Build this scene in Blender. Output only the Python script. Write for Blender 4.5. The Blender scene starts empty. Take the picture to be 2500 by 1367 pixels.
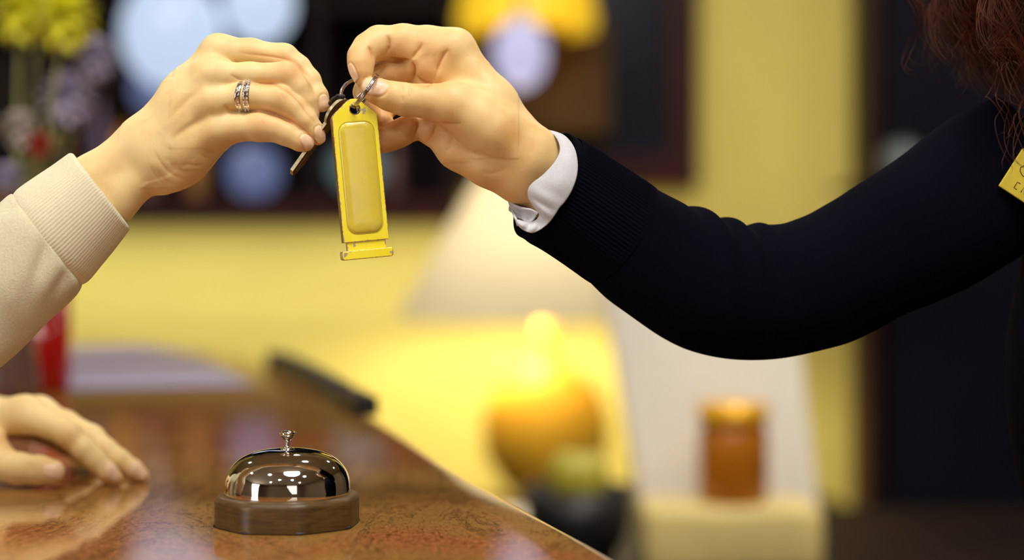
import bpy, bmesh, math, random
import numpy as np
from mathutils import Vector, Matrix

random.seed(7)
rng = np.random.default_rng(7)
sc = bpy.context.scene
COL = sc.collection
PI = math.pi

# ------------------------------------------------------------------ camera
F = 4200.0            # focal length in pixels of a 2500 px wide frame
CZ = 1.263            # eye height of the camera
CT = CZ - 0.16        # top of the reception counter
VH = 600.0            # row of the horizon
cam_d = bpy.data.cameras.new('camera')
cam = bpy.data.objects.new('camera', cam_d); COL.objects.link(cam)
cam.location = (0, 0, CZ); cam.rotation_euler = (PI/2, 0, 0)
cam_d.sensor_width = 36; cam_d.lens = 36*F/2500
cam_d.shift_y = -(683.5-VH)/2500
cam_d.clip_start = 0.02
cam_d.dof.use_dof = True; cam_d.dof.focus_distance = 0.995
cam_d.dof.aperture_fstop = 2.5; cam_d.dof.aperture_blades = 0
sc.camera = cam

# ------------------------------------------------------------------ world, colour management
w = bpy.data.worlds.new('world'); sc.world = w; w.use_nodes = True
w.node_tree.nodes['Background'].inputs[0].default_value = (0.9, 0.92, 1, 1)
w.node_tree.nodes['Background'].inputs[1].default_value = 0.3
sc.view_settings.view_transform = 'Standard'
sc.view_settings.look = 'None'
sc.view_settings.exposure = 0.0
sc.view_settings.gamma = 1.0
sc.view_settings.use_curve_mapping = False
sc.cycles.use_denoising = True
sc.cycles.max_bounces = 8
sc.cycles.sample_clamp_indirect = 6.0

def area(name, loc, target, size, power, col=(1, .93, .82), shape='DISK', size_y=None):
    l = bpy.data.lights.new(name, 'AREA'); l.energy = power; l.color = col
    l.shape = shape; l.size = size
    if size_y: l.shape = 'RECTANGLE'; l.size_y = size_y
    o = bpy.data.objects.new(name, l); COL.objects.link(o); o.location = loc
    d = Vector(target)-Vector(loc)
    o.rotation_euler = d.to_track_quat('-Z', 'Y').to_euler()
    return o
CEIL = 2.85
# daylight through the tall window on the left behind the camera
area('window_daylight', (-3.45, -1.2, 1.75), (0.0, 1.0, 1.25), 1.3, 48, (1, .98, .96), size_y=1.7)
area('window_front', (0.9, -2.7, 1.9), (0.1, 1.2, 1.2), 1.2, 6, (1, .97, .93), size_y=1.2)
# soft key light added above the counter, no ceiling panel behind it
area('added_top_light', (0.15, 0.35, 2.78), (-0.05, 1.05, 1.1), 0.7, 28, (1, .96, .88))
def spotlight(name, loc, target, power, ang, col=(1, .96, .88), size=.12):
    l = bpy.data.lights.new(name, 'SPOT'); l.energy = power; l.color = col; l.spot_size = math.radians(ang); l.spot_blend = .9; l.shadow_soft_size = size
    o = bpy.data.objects.new(name, l); COL.objects.link(o); o.location = loc
    o.rotation_euler = (Vector(target)-Vector(loc)).to_track_quat('-Z', 'Y').to_euler()
# unseen spots and strips added to brighten the yellow wall, desk and shelf
spotlight('added_wall_spot', (-1.0, 2.0, 2.8), (-1.1, 4.6, .75), 48, 62)
spotlight('added_wall_spot', (0.0, 2.0, 2.8), (-.1, 4.6, .75), 48, 62)
spotlight('added_wall_spot', (1.0, 2.2, 2.8), (1.0, 4.6, 1.3), 52, 60)
spotlight('added_desk_spot', (.55, 1.75, 2.8), (.42, 2.60, .95), 70, 26)  # added to whiten the bag on the desk
area('added_wall_fill', (-.75, 4.40, 1.305), (-.75, 4.50, .9), 2.2, 5, (1, .96, .86), size_y=.05)  # added fill for the wall below the shelf, no fitting modelled
area('added_shelf_fill', (-1.1, 4.40, 1.80), (-1.1, 4.50, 1.3), .8, 2.0, (1, .85, .65), size_y=.04)  # added fill for the bottles in the left compartment
DOWN = [(-1.3, -1.3), (-.45, -.8), (.45, -.8), (1.3, -1.3), (-.9, .2), (.95, .1), (-1.9, 1.0), (1.6, 1.2), (-1.5, 2.7), (-.3, 3.4), (.9, 3.4), (1.75, 3.2), (0.2, 2.0)]
for i, (x, y) in enumerate(DOWN):
    area('downlight_beam', (x, y, CEIL-.03), (x, y, 0), .11, 6 if y > 2 else 5.0, (1, .92, .78))

# ------------------------------------------------------------------ helpers
def P(u, v, d):
    return np.array([(u-1250)*d/F, d, CZ-(v-VH)*d/F])
S0 = 1.0/F            # metres per pixel at one metre
def W(u, v, wd):      # wd: depth behind the one-metre plane, in the same unit
    return P(u, v, 1.0+wd*S0)

def tag(o, label=None, cat=None, group=None, kind=None):
    if label: o['label'] = label
    if cat: o['category'] = cat
    if group: o['group'] = group
    if kind: o['kind'] = kind
    return o
def empty(name, loc=(0, 0, 0), label=None, cat=None, group=None):
    o = bpy.data.objects.new(name, None); COL.objects.link(o); o.location = loc
    o.empty_display_size = .02
    return tag(o, label, cat, group)
def link(name, me, mat=None, parent=None, smooth=True):
    o = bpy.data.objects.new(name, me); COL.objects.link(o)
    if mat is not None: me.materials.append(mat)
    if parent is not None:
        o.parent = parent
        m = Matrix.Translation(parent.location)
        p = parent.parent
        while p is not None:
            m = Matrix.Translation(p.location) @ m; p = p.parent
        o.matrix_parent_inverse = m.inverted()
    if smooth and len(me.polygons):
        me.polygons.foreach_set('use_smooth', [True]*len(me.polygons))
    return o
def pymesh(name, V, Fc):
    me = bpy.data.meshes.new(name)
    me.from_pydata([tuple(map(float, v)) for v in V], [], [tuple(map(int, f)) for f in Fc]); me.update()
    return me
def npmesh(name, V, Q):
    """V (n,3) float, Q (m,4) int"""
    me = bpy.data.meshes.new(name)
    n, m = len(V), len(Q)
    me.vertices.add(n); me.vertices.foreach_set('co', np.asarray(V, np.float32).ravel())
    me.loops.add(m*4); me.loops.foreach_set('vertex_index', np.asarray(Q, np.int32).ravel())
    me.polygons.add(m); me.polygons.foreach_set('loop_start', np.arange(0, m*4, 4, dtype=np.int32))
    me.polygons.foreach_set('loop_total', np.full(m, 4, np.int32))
    me.update(calc_edges=True); me.validate()
    return me
def bm_mesh(name, bm):
    me = bpy.data.meshes.new(name); bm.normal_update(); bm.to_mesh(me); bm.free(); return me
def box_bm(lo, hi, bev=0, bm=None, seg=2):
    own = bmesh.new()
    bmesh.ops.create_cube(own, size=1)
    lo = Vector(lo); hi = Vector(hi)
    for v in own.verts:
        v.co = Vector(((v.co.x+.5)*(hi.x-lo.x)+lo.x, (v.co.y+.5)*(hi.y-lo.y)+lo.y, (v.co.z+.5)*(hi.z-lo.z)+lo.z))
    if bev: bmesh.ops.bevel(own, geom=own.edges[:], offset=bev, segments=seg, profile=.6, affect='EDGES')
    if bm is None: return own
    me = bpy.data.meshes.new('t'); own.to_mesh(me); own.free(); bm.from_mesh(me); bpy.data.meshes.remove(me)
    return bm
def box(name, lo, hi, mat, parent=None, bev=0, smooth=False):
    return link(name, bm_mesh(name, box_bm(lo, hi, bev)), mat, parent, smooth)
def lathe_mesh(name, prof, n=64, center=(0, 0, 0), wob=None):
    V = []; Fc = []
    m = len(prof)
    for i in range(n):
        a = 2*PI*i/n
        for j, (r, z) in enumerate(prof):
            rr = r*(wob(a, j) if wob else 1)
            V.append((center[0]+rr*math.cos(a), center[1]+rr*math.sin(a), center[2]+z))
    for i in range(n):
        k = (i+1) % n
        for j in range(m-1):
            Fc.append((i*m+j, k*m+j, k*m+j+1, i*m+j+1))
    me = pymesh(name, V, Fc)
    bm = bmesh.new(); bm.from_mesh(me); bmesh.ops.remove_doubles(bm, verts=bm.verts, dist=1e-6)
    bmesh.ops.recalc_face_normals(bm, faces=bm.faces); bm.to_mesh(me); bm.free()
    return me
def tube_pts(pts, r, n=10, closed=False):
    """round tube along points -> V, faces. r scalar or list"""
    pts = [Vector(p) for p in pts]; m = len(pts)
    rs = r if hasattr(r, '__len__') else [r]*m
    V = []; Fc = []
    up = None
    for i, p in enumerate(pts):
        if closed: t = pts[(i+1) % m]-pts[i-1]
        else: t = pts[min(i+1, m-1)]-pts[max(i-1, 0)]
        t.normalize()
        if up is None:
            up = t.orthogonal().normalized()
        up = (up - t*up.dot(t)).normalized()
        s = t.cross(up)
        for k in range(n):
            a = 2*PI*k/n
            V.append(p+(up*math.cos(a)+s*math.sin(a))*rs[i])
    rng_ = range(m) if closed else range(m-1)
    for i in rng_:
        j = (i+1) % m
        for k in range(n):
            l = (k+1) % n
            Fc.append((i*n+k, i*n+l, j*n+l, j*n+k))
    if not closed:
        Fc.append(tuple(range(n-1, -1, -1))); Fc.append(tuple(range((m-1)*n, m*n)))
    return V, Fc
def tube(name, pts, r, mat, parent=None, n=10, closed=False):
    V, Fc = tube_pts(pts, r, n, closed)
    return link(name, pymesh(name, V, Fc), mat, parent)
def catmull(pts, n):
    pts = np.asarray(pts, float); m = len(pts)
    t = np.linspace(0, m-1, n); out = []
    for x in t:
        i = min(int(x), m-2); f = x-i
        p0 = pts[max(i-1, 0)]; p1 = pts[i]; p2 = pts[i+1]; p3 = pts[min(i+2, m-1)]
        out.append(.5*((2*p1)+(-p0+p2)*f+(2*p0-5*p1+4*p2-p3)*f*f+(-p0+3*p1-3*p2+p3)*f**3))
    return np.array(out)

# ------------------------------------------------------------------ materials
def srgb(r, g, b):
    f = lambda c: (c/255/12.92) if c/255 <= .04045 else ((c/255+.055)/1.055)**2.4
    return (f(r), f(g), f(b), 1)
def nt(name):
    m = bpy.data.materials.new(name); m.use_nodes = True
    return m, m.node_tree.nodes, m.node_tree.links, m.node_tree.nodes['Principled BSDF']
def coords(N, L, scale=(1, 1, 1)):
    tc = N.new('ShaderNodeTexCoord'); mp = N.new('ShaderNodeMapping')
    mp.inputs['Scale'].default_value = scale
    L.new(tc.outputs['Object'], mp.inputs['Vector'])
    return mp.outputs['Vector']
def noise(N, L, vec, scale, detail=4, rough=.55, dist=0):
    n = N.new('ShaderNodeTexNoise'); n.inputs['Scale'].default_value = scale
    n.inputs['Detail'].default_value = detail; n.inputs['Roughness'].default_value = rough
    n.inputs['Distortion'].default_value = dist
    L.new(vec, n.inputs['Vector']); return n.outputs['Fac']
def ramp(N, L, fac, stops):
    r = N.new('ShaderNodeValToRGB')
    while len(r.color_ramp.elements) < len(stops): r.color_ramp.elements.new(.5)
    for e, (p, c) in zip(r.color_ramp.elements, stops): e.position = p; e.color = c
    L.new(fac, r.inputs['Fac']); return r.outputs['Color']
def mixc(N, L, fac, a, b, mode='MIX'):
    m = N.new('ShaderNodeMix'); m.data_type = 'RGBA'; m.blend_type = mode
    for s, x in ((0, fac), (6, a), (7, b)):
        if hasattr(x, 'is_linked'): L.new(x, m.inputs[s])
        else: m.inputs[s].default_value = x
    return m.outputs[2]
def math_(N, L, op, a, b=0.0):
    m = N.new('ShaderNodeMath'); m.operation = op
    for s, x in ((0, a), (1, b)):
        if hasattr(x, 'is_linked'): L.new(x, m.inputs[s])
        else: m.inputs[s].default_value = x
    return m.outputs[0]
def bump(N, L, bs, h, strength=.3, dist=.001):
    b = N.new('ShaderNodeBump'); b.inputs['Strength'].default_value = strength
    b.inputs['Distance'].default_value = dist
    L.new(h, b.inputs['Height']); L.new(b.outputs['Normal'], bs.inputs['Normal'])
def plain(name, col, rough=.5, metal=0, var=.12, scale=20, spec=.5, emis=None, estr=0, trans=0, coat=0, bumps=0):
    m, N, L, b = nt(name)
    v = coords(N, L)
    nz = noise(N, L, v, scale)
    dk = tuple(c*(1-var) for c in col[:3])+(1,); lt = tuple(min(1, c*(1+var)) for c in col[:3])+(1,)
    L.new(ramp(N, L, nz, [(.3, dk), (.7, lt)]), b.inputs['Base Color'])
    b.inputs['Roughness'].default_value = rough; b.inputs['Metallic'].default_value = metal
    b.inputs['Specular IOR Level'].default_value = spec
    b.inputs['Transmission Weight'].default_value = trans
    b.inputs['Coat Weight'].default_value = coat; b.inputs['Coat Roughness'].default_value = .08
    if emis: b.inputs['Emission Color'].default_value = emis; b.inputs['Emission Strength'].default_value = estr
    if bumps: bump(N, L, b, nz, .5, bumps)
    return m

def skin_mat(name, base, flush, pale):
    m, N, L, b = nt(name)
    v = coords(N, L)
    n1 = noise(N, L, v, 38, 5, .6)
    c = ramp(N, L, n1, [(.25, flush), (.5, base), (.8, pale)])
    af = N.new('ShaderNodeAttribute'); af.attribute_name = 'flush'
    fl = tuple(x*y for x, y in zip(flush[:3], (.95, .74, .66)))+(1,)
    c = mixc(N, L, math_(N, L, 'MULTIPLY', af.outputs['Fac'], .72), c, fl)
    ac = N.new('ShaderNodeAttribute'); ac.attribute_name = 'crease_shade'
    cr = tuple(x*y for x, y in zip(flush[:3], (.70, .42, .32)))+(1,)
    c = mixc(N, L, math_(N, L, 'MULTIPLY', ac.outputs['Fac'], .5), c, cr)  # reddens the folds and paints shade between the fingers
    an = N.new('ShaderNodeAttribute'); an.attribute_name = 'nail'
    nc = srgb(243, 207, 174)
    c = mixc(N, L, an.outputs['Fac'], c, nc)
    L.new(c, b.inputs['Base Color'])
    r = N.new('ShaderNodeMapRange'); L.new(an.outputs['Fac'], r.inputs['Value'])
    r.inputs['To Min'].default_value = .48; r.inputs['To Max'].default_value = .18
    L.new(r.outputs['Result'], b.inputs['Roughness'])
    b.inputs['Subsurface Weight'].default_value = .12
    b.inputs['Subsurface Radius'].default_value = (1, .35, .18)
    b.inputs['Subsurface Scale'].default_value = .0035
    b.inputs['Specular IOR Level'].default_value = .4
    vo = N.new('ShaderNodeTexVoronoi'); vo.inputs['Scale'].default_value = 1100; vo.feature = 'F1'
    L.new(v, vo.inputs['Vector'])
    n2 = noise(N, L, v, 260, 3)
    hsum = math_(N, L, 'ADD', math_(N, L, 'MULTIPLY', vo.outputs['Distance'], .5), n2)
    inv = math_(N, L, 'SUBTRACT', 1.0, an.outputs['Fac'])
    bump(N, L, b, math_(N, L, 'MULTIPLY', hsum, inv), .20, .0003)
    return m

M = {}
M['skin_a'] = skin_mat('skin_guest', srgb(234, 207, 148), srgb(228, 188, 128), srgb(238, 214, 160))
M['skin_b'] = skin_mat('skin_clerk', srgb(232, 198, 138), srgb(222, 172, 108), srgb(236, 206, 148))
M['eye'] = plain('eye_white', (.8, .8, .78, 1), .1)
M['iris'] = plain('iris', (.12, .06, .02, 1), .1)

def knit(name, col, scale, rough=.95, bumpd=.0006, sheen=.3):
    m, N, L, b = nt(name)
    v = coords(N, L)
    n1 = noise(N, L, v, scale, 6, .7); n2 = noise(N, L, v, 30, 3)
    dk = tuple(c*.80 for c in col[:3])+(1,); lt = tuple(min(1, c*1.13) for c in col[:3])+(1,)
    c = ramp(N, L, n1, [(.3, dk), (.7, lt)])
    c = mixc(N, L, .25, c, ramp(N, L, n2, [(.3, dk), (.7, lt)]))
    L.new(c, b.inputs['Base Color']); b.inputs['Roughness'].default_value = rough
    b.inputs['Specular IOR Level'].default_value = .15
    b.inputs['Sheen Weight'].default_value = sheen; b.inputs['Sheen Roughness'].default_value = .5
    bump(N, L, b, n1, .8, bumpd)
    return m
M['cream'] = knit('cream_fleece', srgb(224, 217, 186), 900)
M['rib'] = knit('cream_rib', srgb(226, 219, 190), 1400, bumpd=.00015, sheen=.2)
M['navy'] = knit('navy_knit', (.0026, .0028, .0070, 1), 500, sheen=.0)
M['navy'].node_tree.nodes['Principled BSDF'].inputs['Specular IOR Level'].default_value = .04
M['shirt'] = knit('white_cotton', srgb(206, 207, 216), 1500, .8, .00015, .05)
M['silver'] = plain('silver', (.82, .80, .80, 1), .16, 1, .05, 300)
M['steel'] = plain('dark_steel', (.48, .44, .44, 1), .17, 1, .1, 300)
M['stone'] = plain('clear_stone', (.92, .92, .95, 1), .04, .6, .05, 300)
M['brass'] = plain('key_brass', (.40, .33, .20, 1), .34, 1, .3, 400)
M['rubber'] = plain('black_rubber', (.01, .01, .012, 1), .4)

def fob_mat():
    m, N, L, b = nt('worn_yellow_enamel')
    v = coords(N, L)
    n1 = noise(N, L, v, 500, 4); n2 = noise(N, L, v, 60, 4)
    base = ramp(N, L, n2, [(.3, srgb(250, 230, 34)), (.7, srgb(255, 242, 60))])
    geo = N.new('ShaderNodeAttribute'); geo.attribute_name = 'wear'
    wn = math_(N, L, 'ADD', geo.outputs['Fac'], math_(N, L, 'MULTIPLY', math_(N, L, 'SUBTRACT', n1, .5), 1.7))
    wmask = ramp(N, L, wn, [(.56, (0, 0, 0, 1)), (.64, (1, 1, 1, 1))])
    sp = ramp(N, L, noise(N, L, v, 1500, 2), [(.72, (0, 0, 0, 1)), (.76, (.5, .5, .5, 1))])
    mask = mixc(N, L, 1.0, wmask, sp, 'ADD')
    c = mixc(N, L, mask, base, srgb(206, 184, 160))
    L.new(c, b.inputs['Base Color']); b.inputs['Roughness'].default_value = .34
    b.inputs['Metallic'].default_value = 0
    b.inputs['Specular IOR Level'].default_value = .6
    mr = N.new('ShaderNodeMath'); mr.operation = 'MULTIPLY'; L.new(wmask, mr.inputs[0]); mr.inputs[1].default_value = .5
    L.new(mr.outputs[0], b.inputs['Metallic'])
    bump(N, L, b, n1, .25, .0002)
    return m
M['fob'] = fob_mat()
def gel_mat():
    m, N, L, b = nt('amber_resin')
    v = coords(N, L)
    n1 = noise(N, L, v, 70, 5, .6, .4); n2 = noise(N, L, v, 900, 3)
    c = ramp(N, L, n1, [(.25, srgb(214, 196, 84)), (.5, srgb(226, 206, 66)), (.75, srgb(232, 208, 48))])
    c = mixc(N, L, .18, c, ramp(N, L, n2, [(.3, srgb(208, 188, 90)), (.7, srgb(232, 214, 100))]))
    L.new(c, b.inputs['Base Color']); b.inputs['Roughness'].default_value = .22
    b.inputs['Coat Weight'].default_value = .7; b.inputs['Coat Roughness'].default_value = .12
    b.inputs['Subsurface Weight'].default_value = .35; b.inputs['Subsurface Scale'].default_value = .002
    return m
M['gel'] = gel_mat()
M['fobdark'] = plain('tarnished_brass_edge', srgb(150, 112, 50), .35, .7, .35, 300)
M['chrome'] = plain('polished_steel', (.78, .74, .70, 1), .045, 1, .03, 60)

def wood(name, a, b_, sx=(3, 3, 40), rough=.4, scale=6, spec=.5):
    m, N, L, b = nt(name)
    v = coords(N, L, sx)
    n1 = noise(N, L, v, scale, 6, .65, 1.2)
    L.new(ramp(N, L, n1, [(.3, a), (.7, b_)]), b.inputs['Base Color'])
    b.inputs['Roughness'].default_value = rough; b.inputs['Specular IOR Level'].default_value = spec
    bump(N, L, b, n1, .2, .0004)
    return m
M['bellwood'] = wood('bell_base_wood', srgb(58, 40, 18), srgb(100, 74, 34), (1, 1, 9), .42, 45)
M['darkwood'] = wood('dark_mahogany', srgb(17, 10, 11), srgb(33, 17, 16), (1, 1, 8), .5, 4, .12)
M['maroon'] = wood('maroon_wood', srgb(38, 12, 14), srgb(56, 20, 21), (1, 1, 8), .45, 4, .12)
M['brownwood'] = wood('brown_wood', srgb(56, 38, 16), srgb(88, 62, 27), (1, 1, 8), .6, 4, .15)
M['blackwood'] = plain('near_black_lacquer', (.0060, .0042, .0050, 1), .7, 0, .2, 4, .06)
M['navylacquer'] = plain('navy_black_lacquer', (.0042, .0042, .0095, 1), .6, 0, .2, 4, .08)
M['navyglass'] = plain('dark_glass', (.006, .007, .014, 1), .2, 0, .3, 3, .1)

def granite():
    m, N, L, b = nt('polished_red_granite')
    v = coords(N, L)
    v2 = coords(N, L, (1, .45, 1))
    vo = N.new('ShaderNodeTexVoronoi'); vo.inputs['Scale'].default_value = 1300
    L.new(v2, vo.inputs['Vector'])
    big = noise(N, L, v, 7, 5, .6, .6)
    fine = noise(N, L, v2, 330, 5, .7)
    vein = noise(N, L, v2, 11, 8, .75, 1.2)
    c = ramp(N, L, fine, [(.33, srgb(70, 44, 28)), (.46, srgb(156, 94, 52)), (.6, srgb(182, 112, 66)), (.74, srgb(184, 132, 84))])
    c = mixc(N, L, ramp(N, L, big, [(.40, (0, 0, 0, 1)), (.60, (.8, .8, .8, 1))]), c, srgb(162, 124, 62))  # golden patches painted in to imitate a warm reflection on the top
    vm = ramp(N, L, vein, [(.485, (0, 0, 0, 1)), (.5, (.75, .75, .75, 1)), (.515, (0, 0, 0, 1))])
    c = mixc(N, L, vm, c, srgb(38, 32, 28))
    sm = ramp(N, L, vo.outputs['Color'], [(.74, (0, 0, 0, 1)), (.84, (.55, .55, .55, 1))])
    c = mixc(N, L, sm, c, srgb(34, 24, 22))
    L.new(c, b.inputs['Base Color'])
    L.new(math_(N, L, 'ADD', .035, math_(N, L, 'MULTIPLY', fine, .06)), b.inputs['Roughness'])
    b.inputs['Specular IOR Level'].default_value = .5
    return m
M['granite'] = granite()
M['wall_yellow'] = plain('ochre_yellow_paint', srgb(216, 200, 104), .7, 0, .05, 2, .3)
M['wall_brown'] = plain('taupe_paint', srgb(122, 104, 80), .8, 0, .08, 2, .3)
M['ceiling'] = plain('taupe_ceiling', srgb(200, 184, 156), .8, 0, .06, 2, .3)
M['floor'] = wood('brown_parquet', srgb(70, 44, 26), srgb(104, 70, 42), (2, 14, 1), .35, 3)
M['lit'] = plain('lamp_lens', (1, 1, 1, 1), .5, emis=(1, .95, .9, 1), estr=16)

def hairmat(name, a, b_):
    m, N, L, b = nt(name)
    v = coords(N, L); L.new(ramp(N, L, noise(N, L, v, 60, 4), [(.3, a), (.7, b_)]), b.inputs['Base Color'])
    b.inputs['Roughness'].default_value = .5; b.inputs['Specular IOR Level'].default_value = .2
    return m
M['hair_red'] = hairmat('auburn_hair', srgb(44, 17, 7), srgb(98, 44, 16))
M['hair_brown'] = hairmat('brown_hair', srgb(50, 34, 22), srgb(90, 62, 40))
# ------------------------------------------------------------------ implicit-surface modeller
def smin(a, b, k):
    if k <= 0: return np.minimum(a, b)
    h = np.maximum(k-np.abs(a-b), 0)/k
    return np.minimum(a, b)-h*h*k*.25
def cone(a, b, ra, rb):
    return ('c', np.asarray(a, np.float32), np.asarray(b, np.float32), float(ra), float(rb))
def ell(c, r, R=None):
    return ('e', np.asarray(c, np.float32), np.asarray(r, np.float32), R)
def prim_bounds(p):
    if p[0] == 'c':
        return np.minimum(p[1]-p[3], p[2]-p[4]), np.maximum(p[1]+p[3], p[2]+p[4])
    m = float(max(p[2])); return p[1]-m, p[1]+m
def prim_eval(p, X, Y, Z):
    if p[0] == 'c':
        a, b, ra, rb = p[1:]
        ab = b-a; L2 = float(ab@ab)+1e-12
        px = X-a[0]; py = Y-a[1]; pz = Z-a[2]
        t = np.clip((px*ab[0]+py*ab[1]+pz*ab[2])/L2, 0, 1)
        dx = px-t*ab[0]; dy = py-t*ab[1]; dz = pz-t*ab[2]
        return np.sqrt(dx*dx+dy*dy+dz*dz)-(ra+(rb-ra)*t)
    c, r, R = p[1:]
    px = X-c[0]; py = Y-c[1]; pz = Z-c[2]
    if R is not None:
        q = [px*R[0][i]+py*R[1][i]+pz*R[2][i] for i in range(3)]
    else: q = [px, py, pz]
    k0 = np.sqrt((q[0]/r[0])**2+(q[1]/r[1])**2+(q[2]/r[2])**2)
    k1 = np.sqrt((q[0]/r[0]**2)**2+(q[1]/r[1]**2)**2+(q[2]/r[2]**2)**2)+1e-9
    return k0*(k0-1)/k1
class Field:
    def __init__(s, lo, hi, h):
        s.lo = np.asarray(lo, np.float32); s.h = h
        s.n = np.ceil((np.asarray(hi)-s.lo)/h).astype(int)+1
        s.f = np.full(s.n, .03, np.float32)
    def region(s, prims, pad):
        lo = np.min([prim_bounds(p)[0] for p in prims], 0)-pad
        hi = np.max([prim_bounds(p)[1] for p in prims], 0)+pad
        i0 = np.clip(np.floor((lo-s.lo)/s.h).astype(int), 0, s.n-1)
        i1 = np.clip(np.ceil((hi-s.lo)/s.h).astype(int)+1, 1, s.n)
        sl = tuple(slice(a, b) for a, b in zip(i0, i1))
        ax = [s.lo[i]+s.h*np.arange(i0[i], i1[i], dtype=np.float32) for i in range(3)]
        return sl, ax[0][:, None, None], ax[1][None, :, None], ax[2][None, None, :]
    def chain(s, prims, k, pad):
        sl, X, Y, Z = s.region(prims, pad)
        g = None
        for p in prims:
            e = prim_eval(p, X, Y, Z).astype(np.float32)
            g = e if g is None else smin(g, e, k)
        return sl, g
    def add(s, prims, k, kj):
        sl, g = s.chain(prims, k, max(k, kj)+.003)
        s.f[sl] = smin(s.f[sl], g, kj)
    def fingers(s, fl, k, kpalm, ksep):
        palm = s.f.copy()
        for prims in fl:
            sl, g = s.chain(prims, k, kpalm+.003)
            g = smin(palm[sl], g, kpalm)
            s.f[sl] = smin(s.f[sl], g, ksep)
    def cut(s, prims, k):
        for p in prims:
            sl, X, Y, Z = s.region([p], k+.002)
            e = prim_eval(p, X, Y, Z).astype(np.float32)
            s.f[sl] = -smin(-s.f[sl], e, k)
    def mesh(s, smooth=3):
        f = s.f; inside = f < 0
        nx, ny, nz = f.shape
        acc = np.zeros((nx-1, ny-1, nz-1), np.int8)
        for a in (0, 1):
            for b in (0, 1):
                for c in (0, 1):
                    acc += inside[a:nx-1+a, b:ny-1+b, c:nz-1+c]
        act = (acc > 0) & (acc < 8)
        idx = np.full(act.shape, -1, np.int32)
        cells = np.argwhere(act); idx[act] = np.arange(len(cells))
        pos = np.zeros((len(cells), 3)); cnt = np.zeros(len(cells))
        cor = [(a, b, c) for a in (0, 1) for b in (0, 1) for c in (0, 1)]
        val = {q: f[cells[:, 0]+q[0], cells[:, 1]+q[1], cells[:, 2]+q[2]] for q in cor}
        for q in cor:
            for ax in range(3):
                if q[ax]: continue
                r = list(q); r[ax] = 1; r = tuple(r)
                va, vb = val[q], val[r]; m = (va < 0) != (vb < 0)
                t = va[m]/(va[m]-vb[m])
                pp = np.tile(np.array(q, float), (m.sum(), 1)); pp[:, ax] = t
                pos[m] += pp; cnt[m] += 1
        V = s.lo+(cells+pos/cnt[:, None])*s.h
        Q = []
        for ax in range(3):
            o1, o2 = [(1, 2), (2, 0), (0, 1)][ax]
            sl0 = [slice(None)]*3; sl1 = [slice(None)]*3
            sl0[ax] = slice(0, -1); sl1[ax] = slice(1, None)
            A = inside[tuple(sl0)]; B = inside[tuple(sl1)]
            for flip, msk in ((0, A & ~B), (1, ~A & B)):
                e = np.argwhere(msk)
                e = e[(e[:, o1] > 0) & (e[:, o2] > 0) & (e[:, o1] < f.shape[o1]-1) & (e[:, o2] < f.shape[o2]-1)]
                def c(d1, d2):
                    q = e.copy(); q[:, o1] -= d1; q[:, o2] -= d2
                    return idx[q[:, 0], q[:, 1], q[:, 2]]
                quad = np.stack([c(1, 1), c(0, 1), c(0, 0), c(1, 0)], 1)
                if flip: quad = quad[:, ::-1]
                Q.append(quad)
        Q = np.concatenate(Q); Q = Q[(Q >= 0).all(1)]
        for _ in range(smooth): V = lap(V, Q, .5)
        return V, Q
def lap(V, Q, lam):
    n = len(V); S = np.zeros((n, 3)); C = np.zeros(n)
    for a, b in ((0, 1), (1, 2), (2, 3), (3, 0)):
        for i, j in ((a, b), (b, a)):
            C += np.bincount(Q[:, i], minlength=n)
            for k in range(3): S[:, k] += np.bincount(Q[:, i], V[Q[:, j], k], minlength=n)
    C = np.maximum(C, 1)[:, None]
    return V*(1-lam)+lam*S/C
def normals(V, Q):
    fn = np.cross(V[Q[:, 2]]-V[Q[:, 0]], V[Q[:, 3]]-V[Q[:, 1]])
    n = len(V); N_ = np.zeros((n, 3))
    for i in range(4):
        for k in range(3): N_[:, k] += np.bincount(Q[:, i], fn[:, k], minlength=n)
    return N_/(np.linalg.norm(N_, axis=1, keepdims=True)+1e-12)
def soft_normals(V, Q, it=6):
    n = normals(V, Q)
    for _ in range(it): n = lap(n, Q, .6)
    return n/(np.linalg.norm(n, axis=1, keepdims=True)+1e-12)
def unit(v):
    v = np.asarray(v, float); return v/np.linalg.norm(v)
def sstep(a, b, x):
    t = np.clip((x-a)/(b-a), 0, 1); return t*t*(3-2*t)
def add_nails(V, Nn, nails, A):
    for (C, t, n, hl, hw) in nails:
        C = np.asarray(C, float); t = unit(t); n = np.asarray(n, float); n = unit(n-t*(n@t)); s = np.cross(t, n)
        q = V-C; a = q@t; b = q@s; c = q@n
        near = (np.abs(a) < .0012) & (np.abs(b) < .0012) & (np.abs(c) < .010)
        if near.any(): C = C+n*c[near].max()
        q = V-C; a = q@t; b = q@s; c = q@n
        wv = hw*(1-.12*np.clip(-a/hl, 0, 1))
        r = (np.abs(a/hl)**3+np.abs(b/wv)**3)**(1/3)
        ok = (c > -hw*1.3) & (Nn@n > -.15) & (r < 2)
        m = sstep(1.05, .93, r)*ok
        g = np.exp(-((r-1.12)/.10)**2)*ok
        V += n*(m*.00022)[:, None] - Nn*(g*.00038)[:, None]
        V += t*(m*sstep(.6, 1.0, a/hl)*.0007)[:, None]
        A['nail'] = np.maximum(A['nail'], m); A['crease_shade'] = np.maximum(A['crease_shade'], g*.22)
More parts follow.
